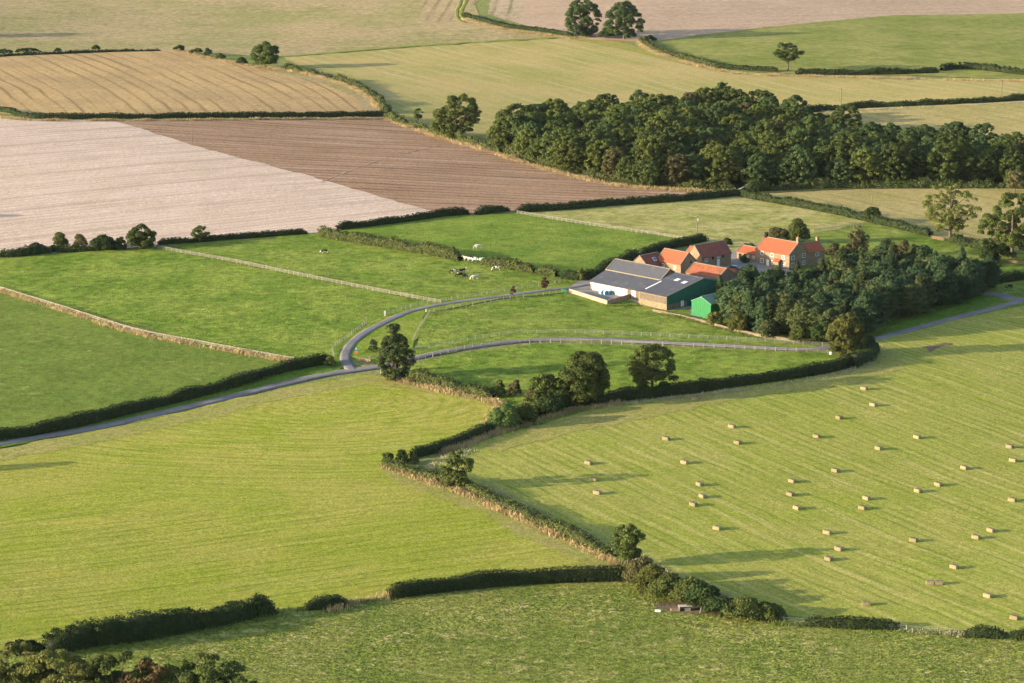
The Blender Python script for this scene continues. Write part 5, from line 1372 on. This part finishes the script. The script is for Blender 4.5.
for zn, bs in zones.items():
    for i, b in enumerate(sorted(bs, key=lambda q: q[1])):
        blab[b] = ('topmost' if i == 0 else ORD[i] + ' from the top') + ' among the scattered hay bales in the ' + zn + ' third of the field'
for b in bales:
    p = g(*b)
    o = link('hay_bale', bale_me)
    o.location = p + Vector((0, 0, .12)); o.rotation_euler = (0, 0, R(-48) + rng.normal() * .09 if b[1] < 580 or b[0] > 945 else R(-8))
    tag(o, blab[b], 'hay bale', 'hay bales on the mown field')
    tw = link('twine', twine_me, o)

# ------------------------------------------------------------------ cows
def cow_mat(name, white, black, cut, scale):
    t = NT(name)
    P = t.n('ShaderNodeTexCoord').outputs['Object']; oi = t.n('ShaderNodeObjectInfo')
    v = t.vmath('ADD', P, t.vmath('SCALE', (13.1, 7.7, 5.3), scale=t.math('MULTIPLY', oi.outputs['Random'], 9.0)))
    nz = t.noise(v, scale, 1.0, .4)
    t.diffuse(t.mix(t.maprange(nz, cut - .015, cut + .015), white, black), None, .75, .2)
    return t.mat
M['cow_pied'] = cow_mat('cow_pied', (.46, .44, .40), (.010, .009, .008), .43, 1.35)
M['cow_black'] = cow_mat('cow_black', (.46, .44, .40), (.012, .011, .010), .33, 1.5)
M['cow_white'] = cow_mat('cow_white', (.44, .41, .36), (.28, .25, .22), .62, .9)
M['cow_pink'] = cow_mat('cow_pink', (.40, .31, .24), (.05, .035, .03), .58, 1.6)
def cow_mesh(name, pose, mat):
    """one continuous body: spine, neck, head, four jointed legs and tail"""
    V, E, Rd = [], [], []
    def v(p, r, par=None):
        V.append(p); Rd.append(r)
        if par is not None: E.append((par, len(V) - 1))
        return len(V) - 1
    z0 = 1.12 if pose != 'lie' else .52
    pel = v((-.75, 0, z0), (.33, .34))
    mid = v((-.1, 0, z0 - .06), (.37, .40), pel)
    sh = v((.55, 0, z0 + .0), (.29, .34), mid)
    if pose == 'graze':
        n1 = v((.98, 0, z0 - .12), (.17, .2), sh); n2 = v((1.28, .02, z0 - .5), (.13, .15), n1)
        hd = v((1.40, .04, z0 - .72), (.14, .13), n2); mz = v((1.52, .06, z0 - 1.0), (.085, .08), hd)
    else:
        n1 = v((.95, .05, z0 + .16), (.17, .2), sh); n2 = v((1.18, .12, z0 + .34), (.14, .15), n1)
        hd = v((1.36, .18, z0 + .34), (.14, .13), n2); mz = v((1.66, .26, z0 + .14), (.085, .08), hd)
    for s in (-1, 1):
        ear = v((1.22 if pose != 'graze' else 1.3, s * .27, (z0 + .42) if pose != 'graze' else z0 - .58), (.035, .05), hd)
    for s in (-1, 1):
        if pose == 'lie':
            k = v((.85, s * .34, .2), (.10, .10), sh); v((.55, s * .38, .1), (.06, .06), k)
            k = v((-.35, s * .48, .22), (.13, .13), pel); v((-.05, s * .50, .09), (.06, .06), k)
        else:
            st = rng.uniform(-.12, .12)
            a = v((.58, s * .2, .75), (.115, .12), sh); b = v((.58 + st, s * .2, .38), (.065, .07), a); c = v((.56 + st, s * .2, .05), (.055, .06), b)
            st = rng.uniform(-.12, .12)
            a = v((-.72, s * .21, .80), (.15, .17), pel); b = v((-.92 + st, s * .21, .46), (.07, .075), a); c = v((-.84 + st, s * .21, .05), (.055, .06), b)
    t1 = v((-1.08, 0, z0 + .12), (.05, .05), pel); t2 = v((-1.14, .03, max(.3, z0 - .5)), (.025, .025), t1)
    me = bpy.data.meshes.new(name); me.from_pydata(V, E, [])
    o = bpy.data.objects.new(name, me); col.objects.link(o)
    o.modifiers.new('s', 'SKIN'); sb = o.modifiers.new('b', 'SUBSURF'); sb.levels = sb.render_levels = 1
    for i, r in enumerate(Rd): me.skin_vertices[0].data[i].radius = r
    me.skin_vertices[0].data[0].use_root = True
    dg = bpy.context.evaluated_depsgraph_get()
    res = bpy.data.meshes.new_from_object(o.evaluated_get(dg)); res.name = name
    bpy.data.objects.remove(o)
    res.materials.clear(); res.materials.append(M[mat])
    res.polygons.foreach_set('use_smooth', [True] * len(res.polygons))
    return res
for (px, py, deg, pose, mat, lab) in [
    (324.5, 254, 185, 'graze', 'cow_pied', 'black and white cow grazing by itself far from the herd'),
    (478, 249, 195, 'graze', 'cow_white', 'white cow on the smooth paddock behind the olive hedge'),
    (466.5, 261.5, 150, 'stand', 'cow_pink', 'pinkish white cow at the left of the hedge gap'),
    (471, 262, -25, 'stand', 'cow_white', 'pale cow in the middle of the hedge gap'),
    (475, 262.3, 165, 'stand', 'cow_pied', 'black and white cow right of the pale one in the hedge gap'),
    (479.5, 263, -10, 'stand', 'cow_pied', 'black and white cow at the right end of the hedge gap'),
    (454, 274, 190, 'graze', 'cow_pied', 'black and white cow at the left of the tight grazing group'),
    (462, 273.8, 15, 'stand', 'cow_pied', 'upright black and white cow at the top of the tight grazing group'),
    (459.5, 277.5, 200, 'graze', 'cow_black', 'mostly black cow at the bottom of the tight grazing group'),
    (465, 278.8, 60, 'graze', 'cow_black', 'black cow seen end on beside the white cow'),
    (474.5, 280, 205, 'graze', 'cow_white', 'white cow grazing at the right of the group'),
    (496.5, 271, 180, 'graze', 'cow_pied', 'black and white cow grazing alone below the olive hedge piece'),
    (1009, 289.5, 200, 'graze', 'cow_black', 'black cow at the side road near the right edge')]:
    o = link('cow', cow_mesh('cow', pose, mat))
    o.location = g(px, py) + Vector((0, 0, .1)); o.rotation_euler = (0, 0, R(deg)); o.scale = (1.2, 1.2, 1.25)
    tag(o, lab, 'cow', 'cows on the paddocks')

# ------------------------------------------------------------------ evening haze
lo = float(min(v.co.z for v in gme.vertices)) - 1.0
x0, x1 = float(ax[0]) - 20, float(ax[-1]) + 20
y0, y1 = float(ay[0]) - 20, float(ay[-1]) + 20
hm = bpy.data.materials.new('haze'); hm.use_nodes = True
hm.node_tree.nodes.clear()
ho = hm.node_tree.nodes.new('ShaderNodeOutputMaterial')
hv = hm.node_tree.nodes.new('ShaderNodeVolumePrincipled')
hv.inputs['Color'].default_value = (0.80, 0.86, 0.95, 1)
hv.inputs['Density'].default_value = 0.000006
hv.inputs['Anisotropy'].default_value = 0.0
hm.node_tree.links.new(hv.outputs[0], ho.inputs['Volume'])
MBh = MB().box(x0, y0, lo, x1, y1, 205.0)
tag(MBh.build('haze', hm), 'thin pale evening haze over the farmland', None, None, 'stuff')
